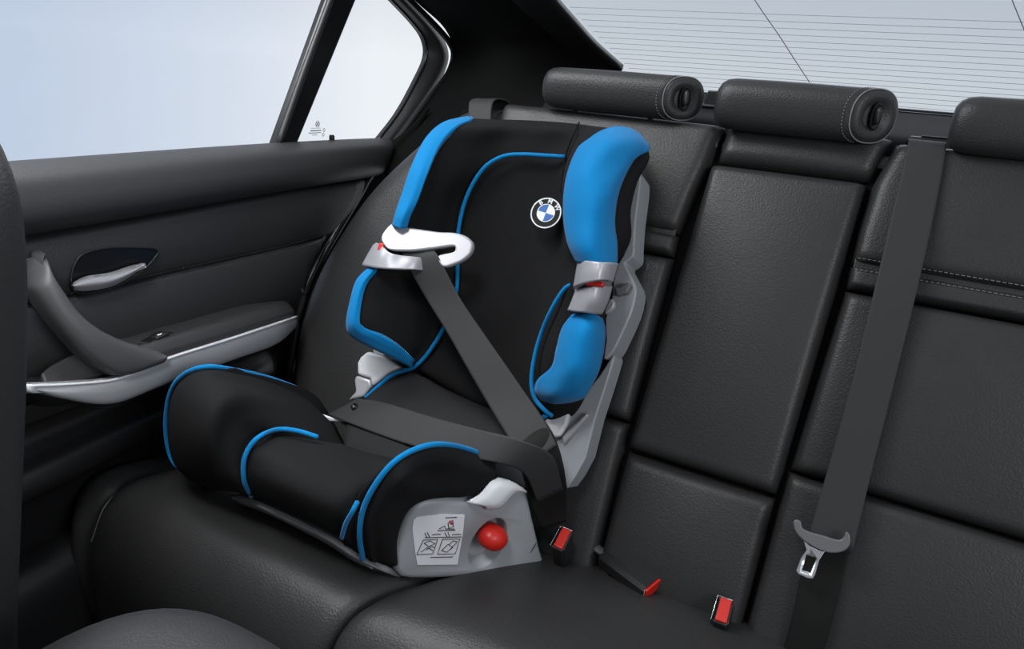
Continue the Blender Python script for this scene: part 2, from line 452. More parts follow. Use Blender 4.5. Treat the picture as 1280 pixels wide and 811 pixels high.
# ------------------------------------------------------------------ rear door
door = thing('car_door', (-0.82, -0.1, 0.3), 'black rear car door with silver trim strip and chrome handle, left of the child seat', 'car door', kind='thing')
XF = -1.0
skin = sheet('upper_trim', [
    [(-0.862, -0.9, 0.93), (-0.862, -0.35, 0.93), (-0.86, 0.08, 0.929), (-0.86, 0.415, 0.925), (-0.86, 0.44, 0.92)],
    [(-0.845, -0.9, 0.940), (-0.845, -0.36, 0.940), (-0.845, 0.07, 0.939), (-0.845, 0.40, 0.932), (-0.85, 0.43, 0.922)],
    [(-0.80, -0.9, 0.928), (-0.80, -0.37, 0.928), (-0.80, 0.05, 0.930), (-0.805, 0.36, 0.922), (-0.825, 0.405, 0.905)],
    [(-0.783, -0.9, 0.900), (-0.783, -0.38, 0.902), (-0.783, 0.05, 0.905), (-0.79, 0.33, 0.900), (-0.815, 0.385, 0.885)],
    [(-0.782, -0.9, 0.872), (-0.782, -0.38, 0.874), (-0.782, 0.05, 0.880), (-0.79, 0.32, 0.878), (-0.815, 0.37, 0.87)],
    [(-0.800, -0.9, 0.853), (-0.800, -0.38, 0.854), (-0.80, 0.05, 0.861), (-0.805, 0.31, 0.862), (-0.825, 0.355, 0.86)],
    [(-0.825, -0.9, 0.846), (-0.825, -0.38, 0.847), (-0.825, 0.05, 0.855), (-0.83, 0.30, 0.857), (-0.84, 0.34, 0.857)]],
    M['door_skin'], door, n=8, thick=0.012, away=(1, 0, 0.3))
insert = sheet('insert_panel', [
    [(-0.822, -0.9, 0.846), (-0.822, -0.38, 0.848), (-0.822, 0.05, 0.856), (-0.826, 0.3, 0.858)],
    [(-0.806, -0.9, 0.836), (-0.806, -0.38, 0.838), (-0.806, 0.05, 0.847), (-0.812, 0.3, 0.850)],
    [(-0.800, -0.9, 0.80), (-0.800, -0.38, 0.80), (-0.80, 0.05, 0.805), (-0.808, 0.27, 0.81)],
    [(-0.806, -0.9, 0.768), (-0.806, -0.38, 0.766), (-0.806, 0.05, 0.762), (-0.812, 0.2, 0.762)],
    [(-0.818, -0.9, 0.762), (-0.818, -0.38, 0.760), (-0.818, 0.05, 0.756), (-0.823, 0.19, 0.756)],
    [(-0.845, -0.9, 0.745), (-0.845, -0.38, 0.745), (-0.845, 0.05, 0.74), (-0.845, 0.19, 0.74)]],
    M['leather'], door, n=8, thick=0.01, away=(1, 0, 0))
lower_insert = sheet('lower_insert', [
    [(-0.84, -0.9, 0.775), (-0.84, -0.38, 0.773), (-0.84, 0.05, 0.77), (-0.84, 0.19, 0.77)],
    [(-0.816, -0.9, 0.761), (-0.816, -0.38, 0.759), (-0.814, 0.05, 0.755), (-0.82, 0.19, 0.755)],
    [(-0.800, -0.9, 0.752), (-0.800, -0.38, 0.75), (-0.80, 0.05, 0.746), (-0.81, 0.17, 0.746)],
    [(-0.792, -0.9, 0.70), (-0.792, -0.38, 0.70), (-0.792, 0.05, 0.705), (-0.80, 0.13, 0.705)],
    [(-0.800, -0.9, 0.63), (-0.800, -0.38, 0.63), (-0.80, 0.05, 0.65), (-0.80, 0.1, 0.65)],
    [(-0.83, -0.9, 0.58), (-0.83, -0.38, 0.58), (-0.83, 0.05, 0.58), (-0.83, 0.1, 0.58)]],
    M['leather'], door, n=8, thick=0.01, away=(1, 0, 0))
for dz in (0.0055, -0.0065):
    dashes('stitching', [(-0.800 , -0.38, 0.7595 + dz), (-0.800, -0.15, 0.757 + dz), (-0.800, 0.05, 0.755 + dz), (-0.805, 0.16, 0.755 + dz)], 0.005, 0.003, 0.0005, M['dark_thread'], insert)
sheet('lower_panel', [
    [(-0.83, -0.9, 0.60), (-0.83, -0.3, 0.60), (-0.83, 0.0, 0.62), (-0.83, 0.1, 0.63)],
    [(-0.88, -0.9, 0.57), (-0.88, -0.3, 0.57), (-0.88, 0.0, 0.58), (-0.88, 0.1, 0.58)],
    [(-0.90, -0.9, 0.52), (-0.90, -0.3, 0.53), (-0.90, 0.0, 0.53), (-0.90, 0.1, 0.53)],
    [(-0.885, -0.9, 0.475), (-0.885, -0.35, 0.505), (-0.885, 0.0, 0.52), (-0.89, 0.1, 0.52)],
    [(-0.862, -0.9, 0.445), (-0.862, -0.35, 0.485), (-0.865, 0.0, 0.50), (-0.88, 0.1, 0.5)],
    [(-0.862, -0.9, 0.41), (-0.862, -0.35, 0.45), (-0.87, 0.0, 0.47), (-0.88, 0.1, 0.47)],
    [(-0.895, -0.9, 0.385), (-0.895, -0.35, 0.42), (-0.895, 0.0, 0.44), (-0.9, 0.1, 0.44)],
    [(-0.91, -0.9, 0.33), (-0.91, -0.35, 0.34), (-0.91, 0.0, 0.36), (-0.91, 0.1, 0.36)],
    [(-0.94, -0.9, 0.20), (-0.94, -0.35, 0.20), (-0.94, 0.0, 0.2), (-0.94, 0.1, 0.2)]],
    M['dark_plastic'], door, n=6, thick=0.012, away=(1, 0, 0))

# armrest with the silver strip round its edge
AR_top_out = [(-0.735,-0.4406,0.6821), (-0.722,-0.3854,0.6684), (-0.715,-0.3304,0.6582), (-0.713,-0.2634,0.6635), (-0.715,-0.1406,0.6588), (-0.73,-0.025,0.6495), (-0.752,0.0346,0.6382)]
AR_bot_out = [(-0.735,-0.4411,0.679), (-0.722,-0.4032,0.6533), (-0.715,-0.344,0.6245), (-0.713,-0.2678,0.6242), (-0.715,-0.1437,0.6208), (-0.73,-0.0365,0.6108), (-0.752,0.0315,0.6154)]
top_in = [(-0.80, -0.45, 0.65), (-0.80, -0.37, 0.655), (-0.798,-0.3086,0.68), (-0.797,-0.2613,0.6795), (-0.797,-0.1562,0.6767), (-0.797,-0.0548,0.6734), (-0.795,0.0424,0.6593)]
tp = A(AR_top_out); bt = A(AR_bot_out); ti = A(top_in)
sheet('trim_strip', [tp + A((-0.012, 0, 0.003)), tp + A((-0.001, 0, 0.0025)), tp + A((0.003, 0, -0.003)), (tp + bt) / 2 + A((0.004, 0, 0)), bt + A((0.0, 0, 0.003)), bt + A((-0.012, 0, -0.001))],
      M['aluminium'], door, n=7, thick=0.004, away=(1, 0, 0))
tube('trim_highlight', tp + A((0.002, 0, 0.0025)), 0.0021, M['edge_highlight'], door, sides=8)  # pale tube added as the bright highlight along the strip's top edge
pad_edge = tp + A((-0.006, 0, 0.012))
arm = sheet('armrest', [(tp + A((-0.012, 0, -0.004)))[2:], (tp + A((-0.004, 0, 0.004)))[2:], (pad_edge + A((0.002, 0, 0.002)))[2:], (pad_edge + A((-0.012, 0, 0.014)))[2:],
                        (0.5 * (pad_edge + ti) + A((0, 0, 0.007)))[2:], ti[2:], (ti + A((-0.01, 0, -0.03)))[2:]], M['leather'], door, n=7, thick=0.006, away=(1, 0, 1))
sheet('armrest_base', [bt + A((-0.008, 0, 0.002)), bt + A((-0.05, 0, -0.012)), A([(-0.84, y, 0.58) for y in np.linspace(-0.45, 0.07, 7)])], M['dark_plastic'], door, n=5, thick=0.004, away=(1, 0, -1))
sheet('handle_well', [(tp + A((-0.010, 0, -0.002)))[:4], (tp + A((-0.03, 0, 0.004)))[:4], A([(-0.79, -0.46, 0.63), (-0.79, -0.38, 0.635), (-0.79, -0.34, 0.64), (-0.79, -0.28, 0.65)])], M['gloss_black'], door, n=6, thick=0.004, away=(1, 0, 1))
# ledge in front of the pull handle
sheet('pocket_ledge', [[(-0.75,-0.4105,0.6857), (-0.76,-0.3836,0.6907), (-0.77,-0.3423,0.6884), (-0.78,-0.3029,0.6754)],
                       [(-0.74,-0.4144,0.6775), (-0.735,-0.3877,0.6713), (-0.735,-0.3507,0.6648), (-0.74,-0.3128,0.6645)]], M['door_skin'], door, n=6, thick=0.01, away=(1, 0, 1))
# pull handle: grey bow from the door's front to the armrest
hp = [((18,300,-.775), (40,300,-.775)), ((34,322,-.765), (60,322,-.76)), ((42,352,-.745), (72,352,-.74)), ((66,390,-.728), (98,388,-.725)), ((102,432,-.715), (128,412,-.715)), ((135,460,-.708), (165,431,-.71)), ((170,468,-.706), (200,441,-.71)), ((205,455,-.708), (208,448,-.712))]
HL = [(-0.79,-0.3845,0.8296),(-0.765,-0.3982,0.8111),(-0.745,-0.4027,0.7986),(-0.728,-0.3937,0.762),(-0.715,-0.3742,0.7187),(-0.708,-0.3498,0.6849),(-0.706,-0.3235,0.6679),(-0.708,-0.2695,0.6657)]
HR = [(-0.787,-0.364,0.8262),(-0.762,-0.3745,0.8245),(-0.742,-0.3789,0.8062),(-0.727,-0.3657,0.7632),(-0.717,-0.3442,0.7326),(-0.713,-0.3085,0.7029),(-0.713,-0.2742,0.6821),(-0.713,-0.2611,0.6728)]
HL, HR = A(HL), A(HR)
sheet('pull_handle', [HL + A((-0.03, 0, -0.012)), HL + A((-0.003, 0, -0.004)), HL * 0.75 + HR * 0.25 + A((0.006, 0, 0)), HL * 0.3 + HR * 0.7 + A((0.008, 0, 0.002)), HR, HR + A((-0.028, 0, 0.0))],
      M['handle_grey'], door, n=7, thick=0.006, away=(1, 0, 0))
# release handle in its dished recess
rec = [(-0.7985,-0.3298,0.7858),(-0.7985,-0.3217,0.8045),(-0.7985,-0.3078,0.8165),(-0.7985,-0.2778,0.8189),(-0.7985,-0.2361,0.8124),(-0.7985,-0.197,0.8015),(-0.7985,-0.2069,0.7859),(-0.7985,-0.2322,0.7713),(-0.7985,-0.2676,0.7597),(-0.7985,-0.3067,0.7595),(-0.7985,-0.3271,0.7668)]
prism('handle_recess', rec, (-0.02, 0, 0), M['gloss_black'], door, bevel=0.004, smooth_n=4)
ring = A(rec) + A((0.0005, 0, 0))
lever = sheet('release_handle', [[(-0.793,-0.3305,0.7814),(-0.793,-0.311,0.7862),(-0.793,-0.2764,0.7845),(-0.793,-0.2455,0.7875),(-0.793,-0.2224,0.7877)], [(-0.784,-0.3357,0.7833),(-0.784,-0.3145,0.7853),(-0.784,-0.2826,0.7829),(-0.784,-0.2506,0.7855),(-0.784,-0.2286,0.7894)], [(-0.779,-0.338,0.7804),(-0.779,-0.3186,0.7781),(-0.779,-0.2868,0.7754),(-0.779,-0.2546,0.7813),(-0.779,-0.2322,0.7887)],
                                 [(-0.786,-0.3339,0.7722),(-0.786,-0.318,0.7672),(-0.786,-0.2836,0.7649),(-0.786,-0.2534,0.7724),(-0.786,-0.2291,0.7842)]], M['lever'], door, n=7, thick=0.005, away=(1, 0, 0))
tube('recess_rim', [*ring, ring[0]], 0.0012, M['dark_plastic'], door, sides=6, n=4)
# window switch on the armrest
sw = prism('window_switch', [(-0.737,-0.2845,0.6941), (-0.757,-0.2371,0.6923), (-0.745,-0.2142,0.6858), (-0.723,-0.2562,0.685)], (0, 0, -0.012), M['gloss_black'], door, bevel=0.002)
box('switch_rocker', (-0.739,-0.2479,0.6898), (0.007, 0.001, 0.001), (-0.001, 0.011, 0.001), (0, -0.001, 0.004), M['dark_plastic'], sw, bevel=0.002)
box('switch_mark', A((-0.739,-0.2479,0.6898)) + A((0.001, 0, 0.0042)), (0.002, 0, 0), (0, 0.004, 0), (0, 0, 0.0003), M['white'], sw, bevel=0)
# window frame: upright divider, rear frame, lock pin
prism('window_divider', [(-0.855,0.0963,0.9267), (-0.855,0.1563,0.929), (-0.855,0.3308,1.2035), (-0.855,0.3673,1.2627), (-0.855,0.2832,1.2512), (-0.855,0.2468,1.1947)], (-0.02, 0, 0), M['rubber'], door, bevel=0.006)
tube('divider_bead', [(-0.848,0.0995,0.9316), (-0.848,0.1673,1.0552), (-0.848,0.2456,1.192), (-0.848,0.2797,1.2508)], 0.006, M['dark_plastic'], door, sides=8, n=6)
QIN = [(-0.855,0.3943,0.9256),(-0.855,0.4669,0.9815),(-0.855,0.5307,1.0507),(-0.855,0.569,1.1038),(-0.855,0.561,1.1411),(-0.855,0.5201,1.1716),(-0.855,0.4398,1.2119),(-0.855,0.3873,1.2362)]
QMID = [(-0.835,0.3861,0.9079),(-0.835,0.4703,0.9694),(-0.835,0.5505,1.0349),(-0.835,0.6024,1.0923),(-0.835,0.597,1.127),(-0.835,0.5535,1.1617),(-0.835,0.4689,1.2029),(-0.835,0.4085,1.233)]
QOUT = [(-0.845,0.4156,0.8909),(-0.845,0.5024,0.9498),(-0.845,0.5818,1.0164),(-0.845,0.638,1.084),(-0.845,0.642,1.1253),(-0.845,0.5996,1.1646),(-0.845,0.5108,1.2131),(-0.845,0.4533,1.2442)]
sheet('window_frame', [A(QIN) + A((-0.012, 0, 0)), QIN, QMID, QOUT, A(QOUT) + A((-0.02, 0, 0))], M['door_skin'], door, n=6, thick=0.004, away=(1, 0, 0))
tube('glass_seal', QIN, 0.0035, M['rubber'], door, sides=6)
tube('sill_seal', [(-0.857,-0.3546,0.9316), (-0.857,-0.1615,0.9302), (-0.857,0.1041,0.9289), (-0.857,0.4051,0.9249)], 0.004, M['rubber'], door, sides=6)
pin = lathe('lock_pin', [(-0.01, 0.5), (0, 0.55), (0.014, 0.6), (0.020, 0.6), (0.0225, 0.45)], (-0.848,0.2429,0.9233), (0, 0, 1), (0.009, 0, 0), (0, 0.009, 0), M['gloss_black'], door, sides=16)
lathe('lock_pin_collar', [(-0.004, 1.0), (0.0, 1.0), (0.0015, 0.85)], (-0.85,0.2451,0.9229), (0, 0, 1), (0.012, 0, 0), (0, 0.012, 0), M['aluminium'], pin, sides=20)

# door glass panes
w1 = prism('window_1', [(-0.872, -1.0, 0.915), (-0.872,0.1416,0.9131), (-0.872,0.3058,1.2005), (-0.872,0.3441,1.2651), (-0.872, -1.0, 1.27)], (-0.004, 0, 0), M['glass'], bevel=0)
structure(w1, 'clear rear door window')
w2 = prism('window_2', [(-0.872,0.1731,0.9201), (-0.872,0.4323,0.9148), (-0.872,0.6157,1.1049), (-0.872,0.6004,1.1497), (-0.872,0.4893,1.2167), (-0.872,0.3584,1.2614)], (-0.004, 0, 0), M['glass'], bevel=0)
structure(w2, 'small fixed quarter window')
GX = -0.8715
def gx(px, py): return None
c0 = A((-0.8712,0.2283,0.9649))
tube('glass_mark', [c0 + A((0, math.cos(a) * 0.0052, math.sin(a) * 0.0052)) for a in np.linspace(0, 2 * math.pi, 17)], 0.0007, M['ink_grey'], w2, sides=5, n=1)
tube('glass_mark', [c0 + A((0, -0.0036, -0.0036)), c0 + A((0, 0.0036, 0.0036))], 0.0009, M['ink_grey'], w2, sides=5)
tube('glass_mark', [c0 + A((0, 0.0036, -0.0036)), c0 + A((0, -0.0036, 0.0036))], 0.0007, M['ink_grey'], w2, sides=5)
for a, b, r_ in (((-0.8712,0.2104,0.9575), (-0.8712,0.2393,0.9569), 0.0005), ((-0.8712,0.208,0.9525), (-0.8712,0.2392,0.9525), 0.0011), ((-0.8712,0.2035,0.9484), (-0.8712,0.239,0.9482), 0.0008), ((-0.8712,0.2121,0.9444), (-0.8712,0.2299,0.9442), 0.0006)):
    dashes('glass_mark', [a, b], 0.0031, 0.0007, r_, M['ink_grey'], w2)
for q in ((-0.8712,0.246,0.9527), (-0.8712,0.2434,0.9438)):
    tube('glass_mark', [A(q) + A((0, math.cos(a) * 0.0026, math.sin(a) * 0.0032)) for a in np.linspace(0, 2 * math.pi, 13)], 0.0006, M['ink_grey'], w2, sides=5, n=1)

# body-side seal round the door opening
sl = tube('trim_5', [(-0.822,0.3466,1.26),(-0.822,0.4567,1.2144),(-0.822,0.566,1.1664),(-0.822,0.6168,1.1374),(-0.822,0.6322,1.1119),(-0.822,0.6113,1.0722),(-0.822,0.5485,1.0236),(-0.822,0.4738,0.9653),(-0.822,0.4001,0.9085),(-0.822,0.3275,0.8565),(-0.822,0.2965,0.8244),(-0.822,0.1856,0.7159),(-0.822,0.1268,0.6419),(-0.822,0.1044,0.5804),(-0.822,0.0801,0.4842)], 0.007, M['rubber'], None, sides=10)
structure(sl, 'glossy black rubber seal round the door opening')
side_in = sheet('wall_left', [
    [(-0.93, 0.09, 0.3), (-0.93, 0.12, 0.6), (-0.90, 0.3, 0.85), (-0.87, 0.45, 0.95)],
    [(-0.86, 0.12, 0.3), (-0.85, 0.16, 0.6), (-0.84, 0.3, 0.85), (-0.83, 0.42, 0.93)],
    [(-0.80, 0.35, 0.3), (-0.80, 0.35, 0.6), (-0.80, 0.40, 0.85), (-0.78, 0.48, 1.0)]], M['cavity'], thick=0.01, away=(1, -1, 0))
structure(side_in, 'black inner body side behind the door')

# ------------------------------------------------------------------ rear seat back
LEFT_CURVE = [(-0.755, 0.0), (-0.776, 0.067), (-0.80, 0.141), (-0.82, 0.251), (-0.808, 0.37), (-0.75, 0.52), (-0.672, 0.628), (-0.60, 0.70), (-0.545, 0.735)]
sb = thing('rear_seat', (-0.3, 0.05, 0.37), 'black leather rear seat back with folded centre armrest, behind the child seat', 'seat back')
sr = thing('rear_seat', (0.4, 0.05, 0.37), 'black leather seat back section under the hanging belt tongue at right', 'seat back')
def panel(name, parent, xl, xr, s0, s1, T=0.022, r=0.014, bulge=0.008, d=-0.016, m='leather', left=None, right=None, nu=34, nv=34, top=None):
    """Panel of the seat back between two heights; xl and xr are (x at s0, x at s1)."""
    Lf = [S(xl[0], s0, d), S(xl[1], s1, d)] if left is None else [S(x, s, d) for x, s in left]
    Rt = [S(xr[0], s0, d), S(xr[1], s1, d)] if right is None else [S(x, s, d) for x, s in right]
    Tp = [Lf[-1], Rt[-1]] if top is None else [S(x, s, q) for x, s, q in top]
    return pad(name, [Lf[0], Rt[0]], Tp, Lf, Rt, SN, M[m], parent, T=T, r=r, bulge=bulge, nu=nu, nv=nv)
def core(parent, x0, x1, s1=0.70):
    R = [[S(x, -0.06, q) for x in (x0, (x0 + x1) / 2, x1)] for q in (-0.03, -0.10)]
    rows = []
    for s, d in ((-0.06, -0.03), (0.2, -0.026), (0.5, -0.026), (s1, -0.027), (s1 + 0.025, -0.035), (s1 + 0.035, -0.055), (s1 + 0.025, -0.08), (s1 - 0.02, -0.095), (0.4, -0.10), (-0.06, -0.10)):
        rows.append([S(x0, s, d), S((x0 + x1) / 2, s, d), S(x1, s, d)])
    return sheet('back_core', rows, M['cavity'], parent, n=3)  # near-black body, so the grooves between the panels come out dark
core(sb, -0.60, 0.125); core(sr, 0.125, 0.70)
# big outboard side cushion, left of and behind the child seat
LC = spline([(x, s, 0) for x, s in LEFT_CURVE], 5)
panel('side_bolster', sb, None, (-0.50, -0.50), 0.0, 0.735, T=0.045, r=0.07, bulge=0.012, d=-0.030, left=[(x, s) for x, s, _ in LC], right=[(-0.50, 0.0), (-0.50, 0.735)], nu=40, nv=50)
sheet('bolster_side', [[S(x, s, -0.028) for x, s in LEFT_CURVE], [S(x - 0.004, s, -0.07) for x, s in LEFT_CURVE], [S(x + 0.03, s, -0.14) for x, s in LEFT_CURVE]], M['leather'], sb, thick=0.008, away=(-1, 0, 0))
g = 0.0015
SA, SBS, SC = 0.552, 0.515, 0.244
panel('lower_panel', sb, (-0.50, -0.50), (-0.117, -0.124), 0.0, SC - g, bulge=0.010)
panel('main_panel', sb, (-0.50, -0.50), (-0.122, -0.124), SC + g, SBS - g, bulge=0.012, r=0.016)
panel('seam_band', sb, (-0.50, -0.50), (-0.124, -0.126), SBS + g, SA - g, T=0.021, bulge=0.003, r=0.010)
panel('shoulder_panel', sb, (-0.50, -0.50), (-0.126, -0.102), SA + g, 0.737, bulge=0.012, r=0.018, right=[(-0.126, SA + g), (-0.117, 0.62), (-0.108, 0.67), (-0.102, 0.737)])
def roll(name, parent, x0, x1, r_=0.036, s=0.708, nseg=10, d0=-0.004, bow=0.004):
    """Rounded upper edge of the seat back running over to the shelf."""
    rows = []
    for a in np.linspace(-20, 190, 13):
        q = math.radians(a)
        rows.append([S(x, s + math.sin(q) * r_ * 0.62 + bow * (1 - (2 * k - 1) ** 2), d0 - 0.006 - r_ * (1 - math.cos(q))) for k, x in ((0, x0), (0.06, x0 + 0.06 * (x1 - x0)), (0.5, (x0 + x1) / 2), (0.94, x1 - 0.06 * (x1 - x0)), (1, x1))])
    return sheet(name, rows, M['leather'], parent, n=3, thick=0.008, away=TOWARD)
roll('top_roll', sb, -0.56, -0.104); roll('top_roll', sr, 0.146, 0.70)
# folding centre armrest, the panel above it and the one below
arm_c = panel('centre_armrest', sb, (-0.116, -0.104), (0.109, 0.122), 0.2045, 0.673, T=0.030, r=0.016, bulge=0.012, d=-0.020, nu=40, nv=50)
panel('centre_lower_panel', sb, (-0.113, -0.115), (0.108, 0.109), 0.0, 0.201, T=0.026, r=0.016, bulge=0.014, d=-0.020)
panel('centre_yoke', sb, (-0.100, -0.097), (0.126, 0.140), 0.6775, 0.748, T=0.026, r=0.022, bulge=0.004, d=-0.030)
roll('top_roll', sb, -0.098, 0.142, d0=-0.014)
# right-hand section
RX = 0.70
panel('lower_panel', sr, (0.113, 0.116), (RX, RX), 0.0, SC - g, bulge=0.010, nu=50)
panel('main_panel', sr, (0.117, 0.129), (RX, RX), SC + g, SBS - g, bulge=0.012, r=0.016, nu=50)
panel('seam_band', sr, (0.129, 0.127), (RX, RX), SBS + g, SA - g, T=0.021, bulge=0.003, r=0.010, nu=50)
panel('shoulder_panel', sr, (0.127, 0.146), (RX, RX), SA + g, 0.737, bulge=0.012, r=0.018, nu=50, right=[(RX, SA + g), (RX, 0.737)], left=[(0.127, SA + g), (0.126, 0.60), (0.129, 0.67), (0.146, 0.737)])
for p_, xa, xb in ((sb, -0.50, -0.130), (sr, 0.131, RX)):
    prism('seam_strip', [S(xa, SA - 0.013, -0.0045), S(xb, SA - 0.013, -0.0045), S(xb, SA + 0.013, -0.0045), S(xa, SA + 0.013, -0.0045)], -SN * 0.008, M['leather'], p_, bevel=0.0015)
for ds, x0 in ((0.008, 0.134), (-0.0085, 0.134)):
    dashes('stitching', [S(x, SA + ds, 0.0075 - 0.002 * (ds > 0)) for x in (x0, 0.3, 0.5, 0.66)], 0.0045, 0.0022, 0.0007, M['thread'], sr)

# ------------------------------------------------------------------ rear seat cushion
sc_ = thing('bench_cushion', (-0.3, -0.15, 0.1), 'black leather rear seat cushion under the child seat', 'seat cushion')
PROF = [(0.06, 0.345), (0.0, 0.372), (-0.06, 0.388), (-0.13, 0.404), (-0.20, 0.424), (-0.255, 0.438), (-0.29, 0.438), (-0.318, 0.424), (-0.342, 0.395), (-0.358, 0.35), (-0.366, 0.28), (-0.366, 0.18), (-0.35, 0.06)]
def cushion(name, xl, xr, dz=0.0, dy=0.0, r=0.03, drop=0.02, nu=36, m='leather', crown=0.006):
    """Cushion section between two side curves given as x at back and x at front."""
    P_ = spline([(0, y, z) for y, z in PROF], 6)[:, 1:]
    t = np.linspace(0, 1, nu); t = 0.5 * (t + 0.5 - 0.5 * np.cos(np.pi * t))
    V = []
    for y, z in P_:
        k = np.clip((0.06 - y) / 0.42, 0, 1)
        a = xl[0] + (xl[1] - xl[0]) * k; b = xr[0] + (xr[1] - xr[0]) * k
        for q in t:
            x = a + (b - a) * q
            dist = min(q, 1 - q) * (b - a)
            w = math.sqrt(max(0, 1 - (1 - min(dist / r, 1)) ** 2))
            h = -drop * (1 - w) + crown * math.sin(math.pi * q) + dz
            ny, nz = (-0.9, 0.25) if z < 0.37 and y < -0.3 else (-0.15, 0.97)
            kk = np.clip((-0.27 - y) / 0.09, 0, 1)
            ny, nz = -kk, (1 - kk)
            V.append((x, y + ny * (h - dy * 0) , z + nz * h))
    nr = len(P_); n0 = len(V)
    f = grid_faces(nr, nu)
    ring = [j for j in range(nu)] + [i * nu + nu - 1 for i in range(1, nr)] + [(nr - 1) * nu + j for j in range(nu - 2, -1, -1)] + [i * nu for i in range(nr - 2, 0, -1)]
    for q in ring:
        x, y, z = V[q]; V.append((x, y + 0.02, z - 0.03))
    k = len(ring)
    for i in range(k): f.append((ring[i], ring[(i + 1) % k], n0 + (i + 1) % k, n0 + i))
    return link(name, V, f, M[m], sc_)
cushion('outer_cushion', (-0.80, -0.815), (-0.232, -0.345))
cushion('centre_cushion', (-0.228, -0.341), (0.30, 0.36), dz=0.004, crown=0.016, r=0.05, drop=0.022)
cushion('outer_cushion', (0.304, 0.364), (0.80, 0.82))
cushion('side_piece', (-0.90, -0.90), (-0.803, -0.818), dz=-0.008, r=0.06, drop=0.05, nu=20)
box('cushion_base', (0, -0.13, 0.16), (0.82, 0, 0), (0, 0.17, 0), (0, 0, 0.16), M['cavity'], sc_, bevel=0.02)
tube('seam_welt', [(-0.8105, -0.20, 0.4085), (-0.8115, -0.255, 0.422), (-0.812, -0.29, 0.4225), (-0.8125, -0.322, 0.409), (-0.813, -0.350, 0.36)], 0.0012, M['thread'], sc_, sides=6)

# ------------------------------------------------------------------ headrests
def headrest(x0, x1, y, z, r, label):
    h = thing('headrest', ((x0 + x1) / 2, y, z), label, 'headrest', 'rear seat headrests')
    c = A(((x0 + x1) / 2, y, z)); hw = (x1 - x0) / 2
    ry, SH, K = r * 0.80, 0.95, 44                    # half depth, slant of the right-hand end, points round
    def pt(t, k, a, dome=0.0):
        ca, sa_ = math.cos(a), math.sin(a)
        yy = ry * k * math.copysign(abs(ca) ** 0.85, ca); zz = r * k * math.copysign(abs(sa_) ** 0.85, sa_)
        w_ = np.clip((t + hw * 0.2) / (hw * 1.2), 0, 1)
        return c + A((t + yy * SH * w_ + dome, yy - dome * 0.95, zz))
    def loft(name, prof, m, parent, cap=True):
        V = [pt(t, k, 2 * math.pi * q / K, dm) for t, k, dm in prof for q in range(K)]
        f = grid_faces(len(prof), K, True) + [tuple(range(K - 1, -1, -1)), tuple(range(len(V) - K, len(V)))]
        o = link(name, V, f, m, parent); o.data.set_sharp_from_angle(angle=0.9); return o
    body = [(-hw, 0.35, 0), (-hw + 0.001, 0.6, 0), (-hw + 0.006, 0.82, 0), (-hw + 0.014, 0.95, 0), (-hw + 0.026, 1.0, 0)] + [(-hw + 0.03 + q * (2 * hw - 0.05), 1.0 + 0.02 * math.sin(math.pi * q), 0) for q in np.linspace(0.1, 0.9, 9)] + [(hw - 0.012, 1.0, 0), (hw - 0.006, 0.99, 0), (hw - 0.003, 0.965, 0)]
    loft('headrest_pad', body, M['leather'], h)
    cap = loft('end_cap', [(hw - 0.010, 0.965, 0), (hw - 0.001, 0.955, 0), (hw - 0.001, 0.90, 0.0025), (hw - 0.001, 0.75, 0.004), (hw - 0.001, 0.55, 0.003), (hw - 0.001, 0.40, -0.001), (hw - 0.001, 0.2, -0.002)], M['leather'], h)
    tube('cap_piping', [pt(hw - 0.001, 0.985, a) for a in np.linspace(0, 2 * math.pi, 49)], 0.0011, M['thread'], cap, sides=6, n=1)
    dashes('cap_stitching', [pt(hw - 0.0125, 1.018, a) for a in np.linspace(math.pi * 0.4, math.pi * 1.45, 41)], 0.0028, 0.002, 0.0006, M['thread'], h)
    cn_ = A((0.725, -0.689, 0)); ce_ = A((0.689, 0.725, 0)); cz_ = A((0, 0, 1)); cc = c + A((hw, 0, 0))
    lathe('button_surround', [(-0.002, 1.0), (0.004, 1.0), (0.005, 0.88), (0.003, 0.70)], cc, cn_, ce_ * 0.0095, cz_ * 0.019, M['gloss_black'], h, sides=28)
    lathe('release_button', [(-0.002, 1.0), (0.007, 1.0), (0.0095, 0.8), (0.010, 0.4)], cc + A((0, 0, 0.001)), cn_, ce_ * 0.0052, cz_ * 0.0125, M['dark_plastic'], h, sides=24)
    for sx in (-0.5, 0.5):
        px = c[0] + sx * hw * 1.1
        p = tube('post', [(px, y + 0.012, z - r * 0.7), (px, y + 0.020, z - r - 0.01), (px, y + 0.010, z - r - 0.03)], 0.0055, M['steel'], h, sides=12)
        box('post_guide', (px, y + 0.022, z - r - 0.008), (0.012, 0, 0), (0, 0.010, 0), (0, 0, 0.005), M['dark_plastic'], p, bevel=0.003)
    return h
headrest(-0.410, -0.166, 0.30, 1.070, 0.0335, 'black leather headrest above and behind the child seat')
headrest(-0.113, 0.110, 0.30, 1.0685, 0.0375, 'black leather headrest above the folded centre armrest')
headrest(0.205, 0.445, 0.30, 1.068, 0.0375, 'black leather headrest cut by the right edge of the photo')

